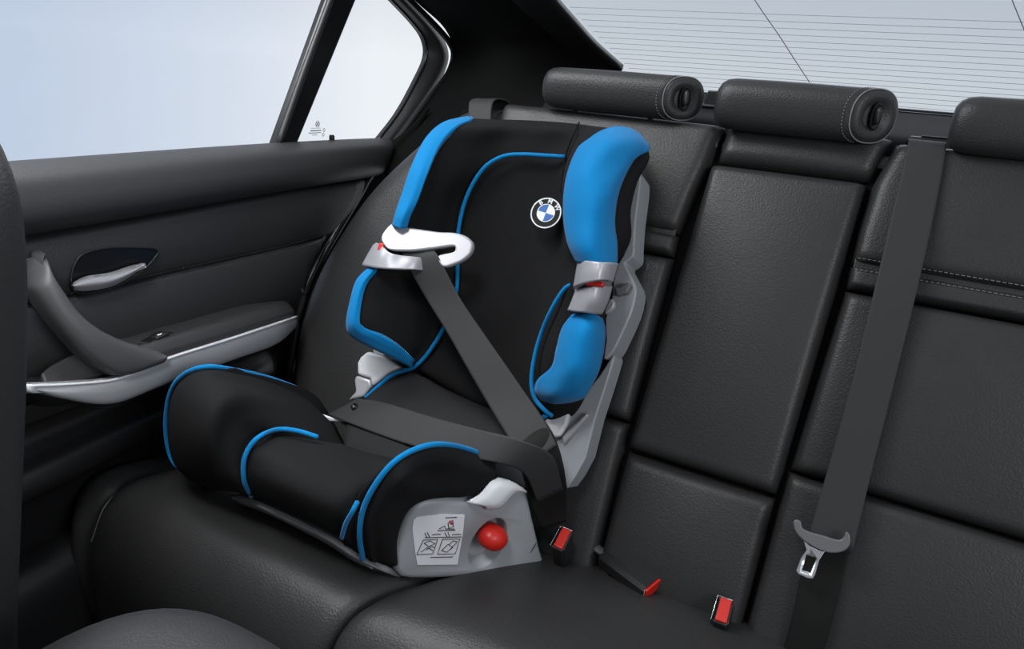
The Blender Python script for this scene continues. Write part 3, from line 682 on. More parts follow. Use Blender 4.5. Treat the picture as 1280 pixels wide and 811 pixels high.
# ------------------------------------------------------------------ hanging belt with its tongue
bt_ = thing('seat_belt', (0.19, 0.1, 0.6), 'black seat belt hanging down the seat back with loose metal tongue', 'seat belt')
D1 = 0.028
bl = [S(0.150, 0.700, -0.075), S(0.155, 0.742, -0.045), S(0.158, 0.748, -0.022), S(0.160, 0.730, 0.012), S(0.162, 0.66, 0.022), S(0.164, 0.55, D1), S(0.166, 0.40, D1), S(0.164, 0.28, D1), S(0.161, 0.165, D1 + 0.004)]
br = [S(0.200, 0.700, -0.075), S(0.203, 0.742, -0.045), S(0.205, 0.748, -0.022), S(0.207, 0.730, 0.012), S(0.211, 0.66, 0.022), S(0.214, 0.55, D1), S(0.215, 0.40, D1), S(0.215, 0.28, D1), S(0.216, 0.165, D1 + 0.004)]
ribbon('webbing', bl, br, M['belt'], bt_)
ribbon('returning_webbing', [S(0.166, 0.22, 0.022), S(0.163, 0.14, 0.022), S(0.166, 0.06, 0.02), S(0.164, -0.02, 0.008)], [S(0.213, 0.22, 0.022), S(0.213, 0.14, 0.022), S(0.213, 0.06, 0.02), S(0.211, -0.02, 0.008)], M['belt_shaded'], bt_)
tg = prism('tongue_grip', [(0.1399,0.0399,0.5511),(0.1406,0.0423,0.5563),(0.1477,0.0425,0.5566),(0.1515,0.0393,0.5498),(0.1611,0.0385,0.548),(0.1788,0.0389,0.5489),(0.1963,0.0393,0.5497),(0.2016,0.0419,0.5554),(0.2021,0.0447,0.5614),(0.2074,0.0437,0.5592),(0.2101,0.0387,0.5485),(0.2048,0.0343,0.539),(0.1909,0.0312,0.5324),(0.1731,0.0311,0.5323),(0.156,0.0331,0.5365),(0.1452,0.0361,0.5428)], SN * 0.008, M['tongue_grey'], bt_, bevel=0.003, smooth_n=3)
plate_o = [(0.156,0.0314,0.5375),(0.1651,0.0296,0.5336),(0.1775,0.0288,0.5319),(0.1843,0.0289,0.5323),(0.1805,0.0233,0.5202),(0.1801,0.0151,0.5026),(0.1785,0.0126,0.4972),(0.1719,0.0119,0.4958),(0.1606,0.0124,0.4968),(0.1569,0.0136,0.4994),(0.1587,0.0212,0.5157),(0.1628,0.0265,0.527)]
po = prism('tongue_plate', plate_o, SN * 0.003, M['steel'], tg, bevel=0.0008)
hole = [(0.164,0.0294,0.5191),(0.1769,0.0296,0.5196),(0.1738,0.0209,0.5008),(0.1639,0.0207,0.5003)]
cut = prism('cut', hole, SN * 0.03, M['steel'], None, bevel=0)
def carve(o, cutter):
    md = o.modifiers.new('hole', 'BOOLEAN'); md.operation = 'DIFFERENCE'; md.object = cutter; md.solver = 'EXACT'
    bpy.context.view_layer.update()
    dg = bpy.context.evaluated_depsgraph_get()
    me = bpy.data.meshes.new_from_object(o.evaluated_get(dg))
    o.modifiers.clear(); o.data = me
    bpy.data.objects.remove(cutter, do_unlink=True)
carve(po, cut)

# ------------------------------------------------------------------ buckles
def buckle(loc, axis, wide, label, length=0.075, w=0.017, t=0.0115, red_on_top=True):
    """Belt buckle: tapered black case, red press key and slot at the mouth; axis runs from stalk to mouth."""
    ax = A(axis); ax /= np.linalg.norm(ax); wd = A(wide); wd -= ax * (wd @ ax); wd /= np.linalg.norm(wd); th = np.cross(ax, wd)
    b = thing('belt_buckle', tuple(loc), label, 'buckle', 'rear seat belt buckles')
    c = A(loc)
    ring = lambda k, a, bb: [c + ax * k + wd * (sx * a) + th * (sy * bb) for sx, sy in ((-1, -0.6), (-0.75, -1), (0.75, -1), (1, -0.6), (1, 0.6), (0.75, 1), (-0.75, 1), (-1, 0.6))]
    V = []; secs = [(-length, w * 0.82, t * 0.7), (-length * 0.97, w * 0.88, t * 0.8), (-length * 0.5, w * 0.97, t * 0.95), (-0.006, w, t), (-0.001, w * 0.98, t * 0.97), (0, w * 0.93, t * 0.9)]
    for k, a, bb in secs: V += ring(k, a, bb)
    f = grid_faces(len(secs), 8, True) + [tuple(range(7, -1, -1)), tuple(range(len(V) - 8, len(V)))]
    case = link('case', V, f, M['dark_plastic'], b); case.data.set_sharp_from_angle(angle=0.5)
    box('press_key', c + ax * 0.0012 + th * (t * 0.12) - wd * 0.0, wd * w * 0.86, th * t * 0.62, ax * 0.0026, M['red'], b, bevel=0.0012)
    box('tongue_slot', c + ax * 0.0005 - th * (t * 0.72), wd * w * 0.8, th * t * 0.12, ax * 0.001, M['cavity'], b, bevel=0)
    tube('mouth_edge', [c + ax * 0.0008 - wd * w * 0.95 + th * t * 0.8, c + ax * 0.0008 - wd * w * 0.95 - th * t * 0.85, c + ax * 0.0008 + wd * w * 0.9 - th * t * 0.92], 0.0007, M['steel'], b, sides=6, smooth_path=False)
    tube('stalk', [c - ax * (length - 0.005), c - ax * (length + 0.012), c - ax * (length + 0.03)], 0.009, M['handle_grey'], b, sides=12, flat=0.5)
    return b
buckle((-0.1587,-0.035,0.4464), (0.05, -0.42, 0.9), (0, -0.9, -0.42), 'upright black buckle with red key beside the child seat base', w=0.019, t=0.0115)
buckle((0.0809,-0.02,0.4205), (0.0, -0.40, 0.9), (0.05, -0.9, -0.40), 'upright black buckle with red key furthest right, below the centre armrest', w=0.020, t=0.0125)
buckle((-0.0208,-0.0088,0.402), (0.95, -0.31, -0.05), (0.35, 0.93, 0.1), 'black buckle lying flat on the cushion with red end facing right', length=0.088, w=0.0215, t=0.0135)

# ------------------------------------------------------------------ front seat and console at the near edge
fs = thing('front_seat', (-0.5, -0.68, 0.3), 'dark grey front seat backrest cut by the left edge of the photo', 'front seat')
rows = []
for z, xr, hx, th_ in ((0.40, -0.46, 0.20, 0.05), (0.50, -0.441, 0.21, 0.055), (0.65, -0.4065, 0.22, 0.06), (0.80, -0.3647, 0.23, 0.062), (0.92, -0.3292, 0.23, 0.06), (1.00, -0.314, 0.22, 0.055), (1.05, -0.335, 0.20, 0.048), (1.085, -0.372, 0.18, 0.036), (1.10, -0.42, 0.13, 0.02)):
    cx_ = xr - hx; ring = []
    for q in range(36):
        a = 2 * math.pi * q / 36
        ca, sa_ = math.cos(a), math.sin(a)
        ring.append((cx_ + hx * math.copysign(abs(ca) ** 0.5, ca), -0.655 + th_ * math.copysign(abs(sa_) ** 0.5, sa_) - (0.9 - z) * 0.03, z))
    rows.append(ring)
cols = [spline([r_[q] for r_ in rows], 4) for q in range(36)]
V = [tuple(cols[q][i]) for i in range(len(cols[0])) for q in range(36)]
f = grid_faces(len(cols[0]), 36, True) + [tuple(range(35, -1, -1)), tuple(range(len(V) - 36, len(V)))]
link('backrest', V, f, M['door_skin'], fs)
box('seat_base', (-0.58, -0.70, 0.21), (0.19, 0, 0), (0, 0.07, 0), (0, 0, 0.20), M['dark_plastic'], fs, bevel=0.03)

cn = thing('centre_console', (-0.197, -0.685, 0.0), 'dark grey padded console with rounded corner, cut by the bottom edge of the photo', 'console')
def slab(name, prof, hx, hy, m, k=48):
    V = []
    for ins, z in prof:
        for q in range(k):
            a = 2 * math.pi * q / k; ca, sa_ = math.cos(a), math.sin(a)
            V.append((-0.197 + (hx - ins) * math.copysign(abs(ca) ** 0.78, ca), -0.685 + (hy - ins) * math.copysign(abs(sa_) ** 0.78, sa_), z - 0.05 * (ca * 0.0)))
    f = grid_faces(len(prof), k, True) + [tuple(range(k - 1, -1, -1)), tuple(range(len(V) - k, len(V)))]
    return link(name, V, f, M[m], cn)
CZ = 0.689
slab('console_pad', [(0.03, CZ - 0.10), (0.006, CZ - 0.095), (0.0, CZ - 0.08), (0.0, CZ - 0.055), (0.006, CZ - 0.03), (0.018, CZ - 0.014), (0.034, CZ - 0.005), (0.055, CZ), (0.09, CZ + 0.002), (0.15, CZ + 0.003)], 0.135, 0.137, 'door_skin')
slab('console_body', [(0.03, 0.0), (0.025, 0.3), (0.02, CZ - 0.10)], 0.135, 0.137, 'dark_plastic')


# ------------------------------------------------------------------ child seat
cs = thing('child_seat', (-0.40, -0.08, 0.40), 'black and blue child booster seat with silver belt guides and grey base', 'child seat')
# back cushion: one surface from the left wing over the middle to the right wing, top to bottom
bc = [
 [(-0.5328,0.2607,1.001),(-0.5111,0.22,1.0083),(-0.4856,0.189,1.0128),(-0.458,0.195,1.0139),(-0.4073,0.2075,1.0171),(-0.3521,0.2143,1.0196),(-0.3068,0.2145,1.0203),(-0.2504,0.2034,1.0201),(-0.214,0.2127,1.0163),(-0.2385,0.2645,1.009)],
 [(-0.5497,0.2364,0.9724),(-0.4933,0.1241,1.0038),(-0.4721,0.1196,1.006),(-0.4441,0.142,1.0068),(-0.4014,0.1706,1.0087),(-0.339,0.1831,1.012),(-0.2927,0.1841,1.0142),(-0.2251,0.1325,1.0219),(-0.1887,0.1782,1.0134),(-0.2267,0.261,1.0017)],
 [(-0.5532,0.2172,0.9549),(-0.5003,0.0843,0.9775),(-0.474,0.0791,0.9782),(-0.4555,0.1154,0.9733),(-0.4241,0.1569,0.9794),(-0.368,0.1716,0.9873),(-0.2986,0.1728,0.9899),(-0.2434,0.0846,0.99),(-0.1646,0.1456,0.9906),(-0.2039,0.2373,0.9745)],
 [(-0.5639,0.1976,0.913),(-0.5022,0.0439,0.9383),(-0.4723,0.0381,0.9377),(-0.459,0.0866,0.9351),(-0.4361,0.141,0.9383),(-0.3777,0.1626,0.9515),(-0.2967,0.1544,0.9622),(-0.2411,0.0466,0.9558),(-0.1678,0.1027,0.9579),(-0.1965,0.2127,0.9453)],
 [(-0.5699,0.172,0.858),(-0.5001,0.0138,0.8974),(-0.472,0.0146,0.899),(-0.4634,0.0621,0.8944),(-0.457,0.1251,0.8876),(-0.3861,0.1477,0.9005),(-0.2942,0.143,0.9094),(-0.2296,0.0245,0.9203),(-0.164,0.0757,0.9235),(-0.1923,0.192,0.9009)],
 [(-0.57,0.1499,0.8107),(-0.4976,-0.0044,0.8583),(-0.4721,-0.0042,0.8587),(-0.4608,0.0412,0.8496),(-0.4526,0.1031,0.8356),(-0.3804,0.129,0.8463),(-0.2761,0.12,0.8529),(-0.2098,0.0098,0.877),(-0.1552,0.0669,0.8811),(-0.18,0.171,0.8559)],
 [(-0.5926,0.123,0.7529),(-0.5305,-0.023,0.7948),(-0.494,-0.0412,0.8031),(-0.467,0.0097,0.7939),(-0.4366,0.0826,0.7845),(-0.3648,0.1086,0.7931),(-0.2687,0.0981,0.8013),(-0.1958,0.0071,0.8476),(-0.1719,0.0509,0.8349),(-0.1983,0.1466,0.8035)],
 [(-0.5987,0.0972,0.6977),(-0.5381,-0.0445,0.7486),(-0.5071,-0.0626,0.7572),(-0.4685,-0.0075,0.7453),(-0.4238,0.0636,0.7439),(-0.3517,0.0872,0.7401),(-0.2735,0.0665,0.7265),(-0.2114,0.0126,0.7884),(-0.1665,0.0399,0.7877),(-0.1896,0.1234,0.7538)],
 [(-0.5903,0.076,0.6522),(-0.535,-0.058,0.7079),(-0.5035,-0.0744,0.72),(-0.4673,-0.018,0.6991),(-0.4314,0.0455,0.7002),(-0.3445,0.0617,0.6807),(-0.2695,0.0432,0.6764),(-0.2138,-0.0059,0.7131),(-0.163,0.0321,0.7237),(-0.1768,0.0923,0.6871)],
 [(-0.5644,0.0662,0.631),(-0.5262,-0.0477,0.6828),(-0.4959,-0.0591,0.6937),(-0.466,-0.0167,0.6663),(-0.44,0.028,0.6629),(-0.343,0.0394,0.6329),(-0.2528,0.0236,0.6345),(-0.2159,-0.0021,0.6502),(-0.1733,0.0162,0.6659),(-0.1826,0.0654,0.6294)],
 [(-0.5288,0.0545,0.6061),(-0.4814,-0.0082,0.6372),(-0.4734,-0.006,0.6371),(-0.4651,0.0002,0.6316),(-0.4563,0.0101,0.6291),(-0.3453,0.0224,0.5964),(-0.237,0.0163,0.607),(-0.2108,0.0047,0.6175),(-0.1894,0.0191,0.6247),(-0.1875,0.0509,0.5983)],
 [(-0.5061,0.0592,0.5924),(-0.4866,0.0323,0.6057),(-0.4776,0.0315,0.6041),(-0.4668,0.0303,0.6016),(-0.4434,0.0295,0.5997),(-0.3519,0.0363,0.5671),(-0.2427,0.0322,0.5819),(-0.2223,0.0347,0.5873),(-0.2029,0.0382,0.5947),(-0.201,0.0546,0.5826)],
]
sheet('back_cushion', bc, M['fabric'], cs, n=6, thick=0.010, away=TOWARD)
sheet('upper_wing_cover', [
 [(-0.486,0.1896,1.014),(-0.4868,0.1779,1.0174),(-0.476,0.1581,1.0176),(-0.4654,0.1514,1.015)],
 [(-0.5136,0.1618,1.0018),(-0.5025,0.126,1.0078),(-0.4833,0.1066,1.0065),(-0.4672,0.1054,1.0039)],
 [(-0.5251,0.138,0.9745),(-0.5029,0.0767,0.985),(-0.4801,0.0616,0.9833),(-0.4661,0.0631,0.9794)],
 [(-0.5222,0.1064,0.9304),(-0.4959,0.0311,0.9462),(-0.4689,0.0145,0.9462),(-0.4561,0.0192,0.9421)],
 [(-0.5262,0.087,0.8887),(-0.4935,0.0049,0.9068),(-0.4666,-0.0112,0.9077),(-0.4553,-0.0047,0.905)],
 [(-0.5315,0.0733,0.8593),(-0.4933,-0.0105,0.8808),(-0.4663,-0.0283,0.8827),(-0.4604,-0.0166,0.8796)],
 [(-0.5306,0.064,0.8395),(-0.4947,-0.016,0.8618),(-0.4698,-0.0328,0.8637),(-0.4626,-0.021,0.863)]], M['blue'], cs, n=6, thick=0.009, away=TOWARD)
sheet('upper_wing_cover', [
 [(-0.2498,0.1262,1.0083),(-0.2293,0.1215,1.0219),(-0.2113,0.136,1.0293),(-0.1954,0.1569,1.0267),(-0.1876,0.1804,1.018)],
 [(-0.249,0.0873,0.9959),(-0.2201,0.0708,1.0077),(-0.1922,0.0731,1.0128),(-0.1721,0.1172,1.0126),(-0.1636,0.1561,1.0014)],
 [(-0.2447,0.0518,0.967),(-0.216,0.0284,0.9759),(-0.1928,0.0302,0.9798),(-0.1726,0.0651,0.9836),(-0.1684,0.106,0.9886)],
 [(-0.2385,0.0322,0.9368),(-0.2092,0.0079,0.9439),(-0.1829,0.0044,0.9482),(-0.1692,0.0255,0.9508),(-0.1701,0.0666,0.9514)],
 [(-0.2289,0.0183,0.9069),(-0.1994,-0.0064,0.9132),(-0.1753,-0.0103,0.9167),(-0.1642,0.0095,0.9166),(-0.1635,0.0435,0.9138)],
 [(-0.2137,0.0049,0.8784),(-0.1882,-0.0195,0.8851),(-0.1665,-0.0234,0.8887),(-0.1558,0.0003,0.8874),(-0.1529,0.0351,0.8838)],
 [(-0.1962,0.0004,0.8568),(-0.1766,-0.0191,0.8623),(-0.1583,-0.0231,0.8656),(-0.1488,-0.0042,0.8635),(-0.1465,0.0267,0.8587)]], M['blue'], cs, n=6, thick=0.010, away=TOWARD)
sheet('lower_wing_cover', [
 [(-0.5632,0.0413,0.767),(-0.5255,-0.0348,0.7931),(-0.5004,-0.0539,0.7995),(-0.4953,-0.049,0.7982)],
 [(-0.5752,0.0291,0.7409),(-0.5365,-0.05,0.7724),(-0.5126,-0.067,0.7762),(-0.5064,-0.0615,0.7737)],
 [(-0.5749,0.0144,0.7093),(-0.5364,-0.0652,0.7398),(-0.5138,-0.0803,0.7475),(-0.5063,-0.0728,0.7472)],
 [(-0.5697,0.002,0.6827),(-0.5357,-0.0738,0.7096),(-0.5113,-0.0889,0.7197),(-0.5024,-0.0811,0.7222)],
 [(-0.5562,-0.006,0.6655),(-0.5294,-0.0721,0.6894),(-0.5056,-0.0831,0.7039),(-0.4963,-0.0756,0.7104)],
 [(-0.5294,-0.0018,0.6509),(-0.5032,-0.0578,0.6727),(-0.4887,-0.0641,0.6878),(-0.4783,-0.0578,0.6964)],
 [(-0.5049,0.0118,0.6327),(-0.4796,-0.0338,0.6533),(-0.4689,-0.0397,0.669),(-0.4622,-0.0344,0.6757)],
 [(-0.4775,0.0173,0.6208),(-0.4611,-0.0052,0.6317),(-0.456,-0.0104,0.6419),(-0.453,-0.0059,0.6468)]], M['blue'], cs, n=6, thick=0.009, away=TOWARD)
sheet('lower_wing_cover', [
 [(-0.1986,0.0084,0.7793),(-0.1742,-0.0123,0.7941),(-0.1588,-0.0069,0.7938),(-0.1585,0.0293,0.7769)],
 [(-0.2032,-0.0101,0.7632),(-0.1692,-0.0359,0.779),(-0.1503,-0.0262,0.7807),(-0.1502,0.0223,0.7617)],
 [(-0.2034,-0.0223,0.7371),(-0.1691,-0.048,0.753),(-0.1474,-0.0366,0.7537),(-0.1448,0.0106,0.7367)],
 [(-0.205,-0.0289,0.711),(-0.1689,-0.0549,0.7264),(-0.148,-0.044,0.726),(-0.144,-0.0015,0.7108)],
 [(-0.23,-0.016,0.6796),(-0.1843,-0.0491,0.6987),(-0.1563,-0.0459,0.7031),(-0.1496,-0.0081,0.6896)],
 [(-0.2364,-0.0098,0.6575),(-0.1933,-0.0433,0.6756),(-0.1674,-0.0365,0.6782),(-0.156,-0.011,0.6715)],
 [(-0.2244,-0.0076,0.6433),(-0.1974,-0.025,0.6533),(-0.1776,-0.0203,0.6587),(-0.1699,-0.0039,0.6582)]], M['blue'], cs, n=6, thick=0.010, away=TOWARD)
# piping
pr = 0.0033
tube('piping', [(-0.2953,0.1514,0.9747),(-0.3276,0.1505,0.9728),(-0.3665,0.1525,0.9699),(-0.3991,0.1464,0.964),(-0.4233,0.134,0.9469),(-0.4392,0.1232,0.919),(-0.4478,0.1131,0.8878),(-0.448,0.1013,0.8579),(-0.4437,0.0899,0.8287),(-0.4318,0.0749,0.7871),(-0.4231,0.0614,0.7582),(-0.421,0.0486,0.7306),(-0.4261,0.0372,0.7039),(-0.4334,0.0246,0.6768),(-0.4466,0.0113,0.6483),(-0.4618,0.0023,0.6289),(-0.4786,-0.0009,0.6197),(-0.4988,-0.0041,0.6081),(-0.5193,-0.0097,0.5868),(-0.5413,-0.0222,0.56)], pr, M['blue'], cs)
tube('piping', [(-0.2013,0.0175,0.8224),(-0.2162,0.0177,0.811),(-0.2314,0.0166,0.7804),(-0.2473,0.0228,0.7392),(-0.2525,0.0164,0.7017),(-0.2496,0.0053,0.6662),(-0.2383,-0.0034,0.6427),(-0.2198,-0.0062,0.6298),(-0.2089,0.0003,0.6199)], pr, M['blue'], cs)
tube('piping', [(-0.2266,0.0006,0.6089),(-0.2139,-0.001,0.6242)], 0.0036, M['blue'], cs)
tube('crease_shade', [(-0.2956,0.1944,1.0244),(-0.291,0.1668,1.0079),(-0.2943,0.1558,0.9842),(-0.2901,0.1393,0.9654),(-0.2667,0.0853,0.9323)], 0.0012, M['cavity'], cs)  # thin dark tube drawn in for the shade of the crease
# silver belt guides
gl_o = [(-0.4925,-0.0189,0.865),(-0.4755,-0.0157,0.8625),(-0.452,-0.0053,0.8611),(-0.427,0.009,0.8587),(-0.4057,0.0203,0.8592),(-0.39,0.0273,0.8552),(-0.3776,0.0265,0.8465),(-0.3756,0.0198,0.8345),(-0.3813,0.0118,0.8245),(-0.392,0.0005,0.8167),(-0.4054,-0.0092,0.8125),(-0.4166,-0.0073,0.826),(-0.3998,0.0068,0.8326),(-0.3978,0.011,0.837),(-0.4027,0.0106,0.8408),(-0.4265,-0.0051,0.8354),(-0.449,-0.0224,0.8315),(-0.4724,-0.0364,0.8298),(-0.483,-0.0421,0.832),(-0.4929,-0.0419,0.8394),(-0.4971,-0.0396,0.8468),(-0.496,-0.0317,0.8567)]
gd = prism('belt_guide', gl_o, -SN * 0.010, M['silver'], cs, bevel=0.003, smooth_n=4)
band = sheet('guide_band', [[(-0.5363,-0.0102,0.8222),(-0.5183,-0.0227,0.8309),(-0.4902,-0.0443,0.8342),(-0.473,-0.049,0.829),(-0.4595,-0.0416,0.8259),(-0.4417,-0.0261,0.8237),(-0.4371,-0.0015,0.8172)],
                            [(-0.5416,-0.0173,0.8071),(-0.5198,-0.0341,0.8182),(-0.4931,-0.0519,0.8228),(-0.4751,-0.0556,0.8196),(-0.4584,-0.0467,0.8173),(-0.4383,-0.0305,0.8166),(-0.4344,-0.005,0.8097)],
                            [(-0.5465,-0.0248,0.7908),(-0.5258,-0.0438,0.7975),(-0.4951,-0.0604,0.8044),(-0.4733,-0.0614,0.8071),(-0.4548,-0.0511,0.8079),(-0.4376,-0.0351,0.8067),(-0.4299,-0.0089,0.8014)]], M['silver'], cs, n=6, thick=0.008, away=TOWARD)
box('red_marker', (-0.4942,-0.0411,0.8316), (0.0045, 0, 0), SU * 0.006, SN * 0.004, M['red'], band, bevel=0.002)
rb = sheet('guide_band', [[(-0.1969,0.0068,0.8587),(-0.1768,-0.02,0.8674),(-0.1547,-0.031,0.8722),(-0.1418,-0.0186,0.8705),(-0.1401,0.0143,0.863)],
                          [(-0.1951,-0.0012,0.8416),(-0.1744,-0.027,0.8525),(-0.1513,-0.0362,0.8612),(-0.1415,-0.0215,0.8594),(-0.141,0.0089,0.8513)],
                          [(-0.1932,-0.0091,0.8245),(-0.1722,-0.031,0.839),(-0.1498,-0.0392,0.8499),(-0.1413,-0.0243,0.8488),(-0.1411,0.0037,0.8402)]], M['silver'], cs, n=6, thick=0.008, away=TOWARD)
sheet('guide_band', [[(-0.1928,-0.0006,0.8191),(-0.1717,-0.0224,0.8316),(-0.1555,-0.0302,0.8385),(-0.146,-0.0174,0.8375),(-0.1444,0.0125,0.8308)],
                     [(-0.1942,-0.0075,0.8044),(-0.1725,-0.0269,0.8147),(-0.1558,-0.0353,0.8205),(-0.1468,-0.0238,0.8191),(-0.1445,0.004,0.8125)],
                     [(-0.1982,-0.0085,0.7904),(-0.1775,-0.0271,0.7979),(-0.161,-0.034,0.8019),(-0.1523,-0.0241,0.7995),(-0.1499,0.0003,0.7928)]], M['silver'], cs, n=6, thick=0.008, away=TOWARD)
sheet('guide_gap', [[(-0.2001,0.0066,0.8228),(-0.1759,-0.0143,0.8372),(-0.1528,-0.0228,0.8472),(-0.1478,0.019,0.8376)],[(-0.1973,0.0079,0.8138),(-0.1743,-0.0099,0.8276),(-0.1537,-0.0173,0.8353),(-0.1487,0.0192,0.826)]], M['dark_grey'], cs, n=5, thick=0.006, away=TOWARD)
box('red_marker', (-0.1554,-0.0258,0.8408), (0.012, 0, 0.0015), SU * 0.0035, SN * 0.004, M['red'], rb, bevel=0.002)
# grey back shell: body behind the cushions and the side flanges that show
prism('back_shell', [S(-0.54, 0.10, 0.012), S(-0.60, 0.24, 0.012), S(-0.56, 0.44, 0.012), S(-0.50, 0.60, 0.012), S(-0.44, 0.645, 0.012), S(-0.28, 0.645, 0.012), S(-0.225, 0.60, 0.012), S(-0.21, 0.44, 0.012), S(-0.20, 0.30, 0.012), S(-0.22, 0.10, 0.012)], SN * 0.03, M['grey_plastic'], cs, bevel=0.01)
prism('shell_flange', [(-0.1848,0.1829,0.9642),(-0.1797,0.1789,0.9557),(-0.1752,0.168,0.9323),(-0.1699,0.152,0.8979),(-0.1622,0.1362,0.864),(-0.1586,0.1286,0.8478),(-0.1671,0.1242,0.8384),(-0.1666,0.1216,0.8329),(-0.145,0.1115,0.8111),(-0.1397,0.1052,0.7976),(-0.1391,0.0929,0.7711),(-0.1457,0.0762,0.7354),(-0.1509,0.0669,0.7155),(-0.1622,0.0611,0.7029),(-0.1664,0.0731,0.7287),(-0.1764,0.0862,0.7568),(-0.1746,0.0989,0.7841),(-0.1794,0.1101,0.808),(-0.1798,0.1185,0.826),(-0.1782,0.1239,0.8376),(-0.1733,0.1337,0.8588),(-0.1838,0.1499,0.8935),(-0.1919,0.1643,0.9243),(-0.1913,0.1772,0.9519)],
      -SN * 0.06, M['grey_plastic'], cs, bevel=0.006, smooth_n=2)
prism('flange_latch', [(-0.1712,0.0927,0.8063),(-0.1617,0.0935,0.8081),(-0.153,0.0974,0.8163),(-0.1459,0.096,0.8133),(-0.1498,0.0905,0.8015),(-0.1641,0.0877,0.7955)], -SN * 0.02, M['dark_grey'], cs, bevel=0.003)
prism('flange_stop', [(-0.1739,0.07,0.7694),(-0.1714,0.0795,0.7897),(-0.1655,0.08,0.7909),(-0.161,0.0768,0.7841),(-0.1643,0.0724,0.7746)], -SN * 0.012, M['silver'], cs, bevel=0.003, smooth_n=2)
prism('shell_side', [(-0.229,0.0217,0.5949),(-0.2097,0.031,0.6148),(-0.1882,0.0383,0.6305),(-0.1658,0.0592,0.6753),(-0.1522,0.0753,0.7098),(-0.1491,0.0725,0.7038),(-0.1501,0.0568,0.6702),(-0.1532,0.0326,0.6183),(-0.152,0.008,0.5656),(-0.1597,-0.0053,0.5369),(-0.168,-0.0142,0.5178),(-0.1789,-0.0059,0.5356),(-0.2009,0.0105,0.5708)], -SN * 0.05, M['grey_plastic'], cs, bevel=0.004)
prism('shell_rib', [(-0.1927,0.0062,0.5877),(-0.1656,0.0256,0.6293),(-0.1616,0.0235,0.6249),(-0.1882,0.0016,0.5779)], -SN * 0.012, M['silver'], cs, bevel=0.003)
prism('shell_bracket', [(-0.2265,0.0101,0.6008),(-0.21,0.021,0.6242),(-0.1912,0.0243,0.6313),(-0.19,0.0131,0.6071),(-0.1947,0.0047,0.5891),(-0.2038,0.0025,0.5844)], -SN * 0.015, M['pale_plastic'], cs, bevel=0.004)
prism('shell_bracket', [(-0.5658,0.0095,0.6278),(-0.5325,0.0106,0.6302),(-0.4932,0.0055,0.6192),(-0.5096,-0.001,0.6054),(-0.5366,-0.0134,0.5788),(-0.5441,-0.0084,0.5896),(-0.5718,-0.0085,0.5893),(-0.5786,-0.0003,0.6069),(-0.5754,0.0043,0.6166)], -SN * 0.05, M['pale_plastic'], cs, bevel=0.005)
prism('shell_bracket', [(-0.5729,-0.0092,0.5878),(-0.5427,-0.0091,0.588),(-0.5378,-0.0129,0.5797),(-0.5464,-0.0222,0.5599),(-0.5764,-0.0281,0.5473),(-0.5654,-0.0202,0.5641),(-0.5754,-0.0125,0.5808)], -SN * 0.04, M['silver'], cs, bevel=0.004)

# round emblem on the back cushion
EC = A((-0.2997,0.1126,0.8915)); EN = A((0.12, -0.88, 0.46)); EN /= np.linalg.norm(EN)
EU = A((0.10, 0.42, 0.9)); EU -= EN * (EU @ EN); EU /= np.linalg.norm(EU); ER = np.cross(EU, EN)
def epos(x, y, h=0.0): return EC + ER * x + EU * y + EN * h
def disc(name, r0, r1, a0, a1, h, m, parent, k=48):
    V, f = [], []
    for i in range(k + 1):
        a = a0 + (a1 - a0) * i / k
        for r_, hh in ((r1, h - 0.002), (r1, h), (r0, h), (r0, h - 0.002)): V.append(epos(math.cos(a) * r_, math.sin(a) * r_, hh))
    for i in range(k):
        for q in range(4): f.append((i * 4 + q, i * 4 + (q + 1) % 4, i * 4 + 4 + (q + 1) % 4, i * 4 + 4 + q))
    return link(name, V, f, m, parent, smooth=False)
ER0 = 0.0235
em = disc('emblem', 0.0001, ER0, 0, 2 * math.pi, 0.003, M['emblem_black'], cs)
disc('emblem_rim', ER0 * 0.95, ER0 * 1.03, 0, 2 * math.pi, 0.0038, M['white'], em)
disc('emblem_inner_ring', ER0 * 0.56, ER0 * 0.61, 0, 2 * math.pi, 0.0038, M['white'], em)
for q in range(4):
    disc('emblem_quadrant', 0.0001, ER0 * 0.57, q * math.pi / 2, (q + 1) * math.pi / 2, 0.0036, M['white'] if q % 2 == 0 else M['emblem_blue'], em, k=14)
EMAT = Matrix(((ER[0], EU[0], EN[0], 0), (ER[1], EU[1], EN[1], 0), (ER[2], EU[2], EN[2], 0), (0, 0, 0, 1)))
for ch, a in (('B', math.radians(137)), ('M', math.radians(90)), ('W', math.radians(43))):
    fc = bpy.data.curves.new('emblem_letter', 'FONT'); fc.body = ch; fc.size = ER0 * 0.42; fc.align_x = 'CENTER'; fc.align_y = 'CENTER'; fc.extrude = 0.0003; fc.offset = 0.0002
    tmp = bpy.data.objects.new('tmp', fc); COL.objects.link(tmp)
    bpy.context.view_layer.update()
    me = bpy.data.meshes.new_from_object(tmp.evaluated_get(bpy.context.evaluated_depsgraph_get()))
    bpy.data.objects.remove(tmp, do_unlink=True)
    me.transform(Matrix.Translation(Vector(epos(math.cos(a) * ER0 * 0.79, math.sin(a) * ER0 * 0.79, 0.0036)) - Vector(world_loc(em))) @ EMAT @ Matrix.Rotation(a - math.pi / 2, 4, 'Z'))
    me.materials.clear(); me.materials.append(M['white'])
    o = bpy.data.objects.new('emblem_letter', me); COL.objects.link(o); o.parent = em

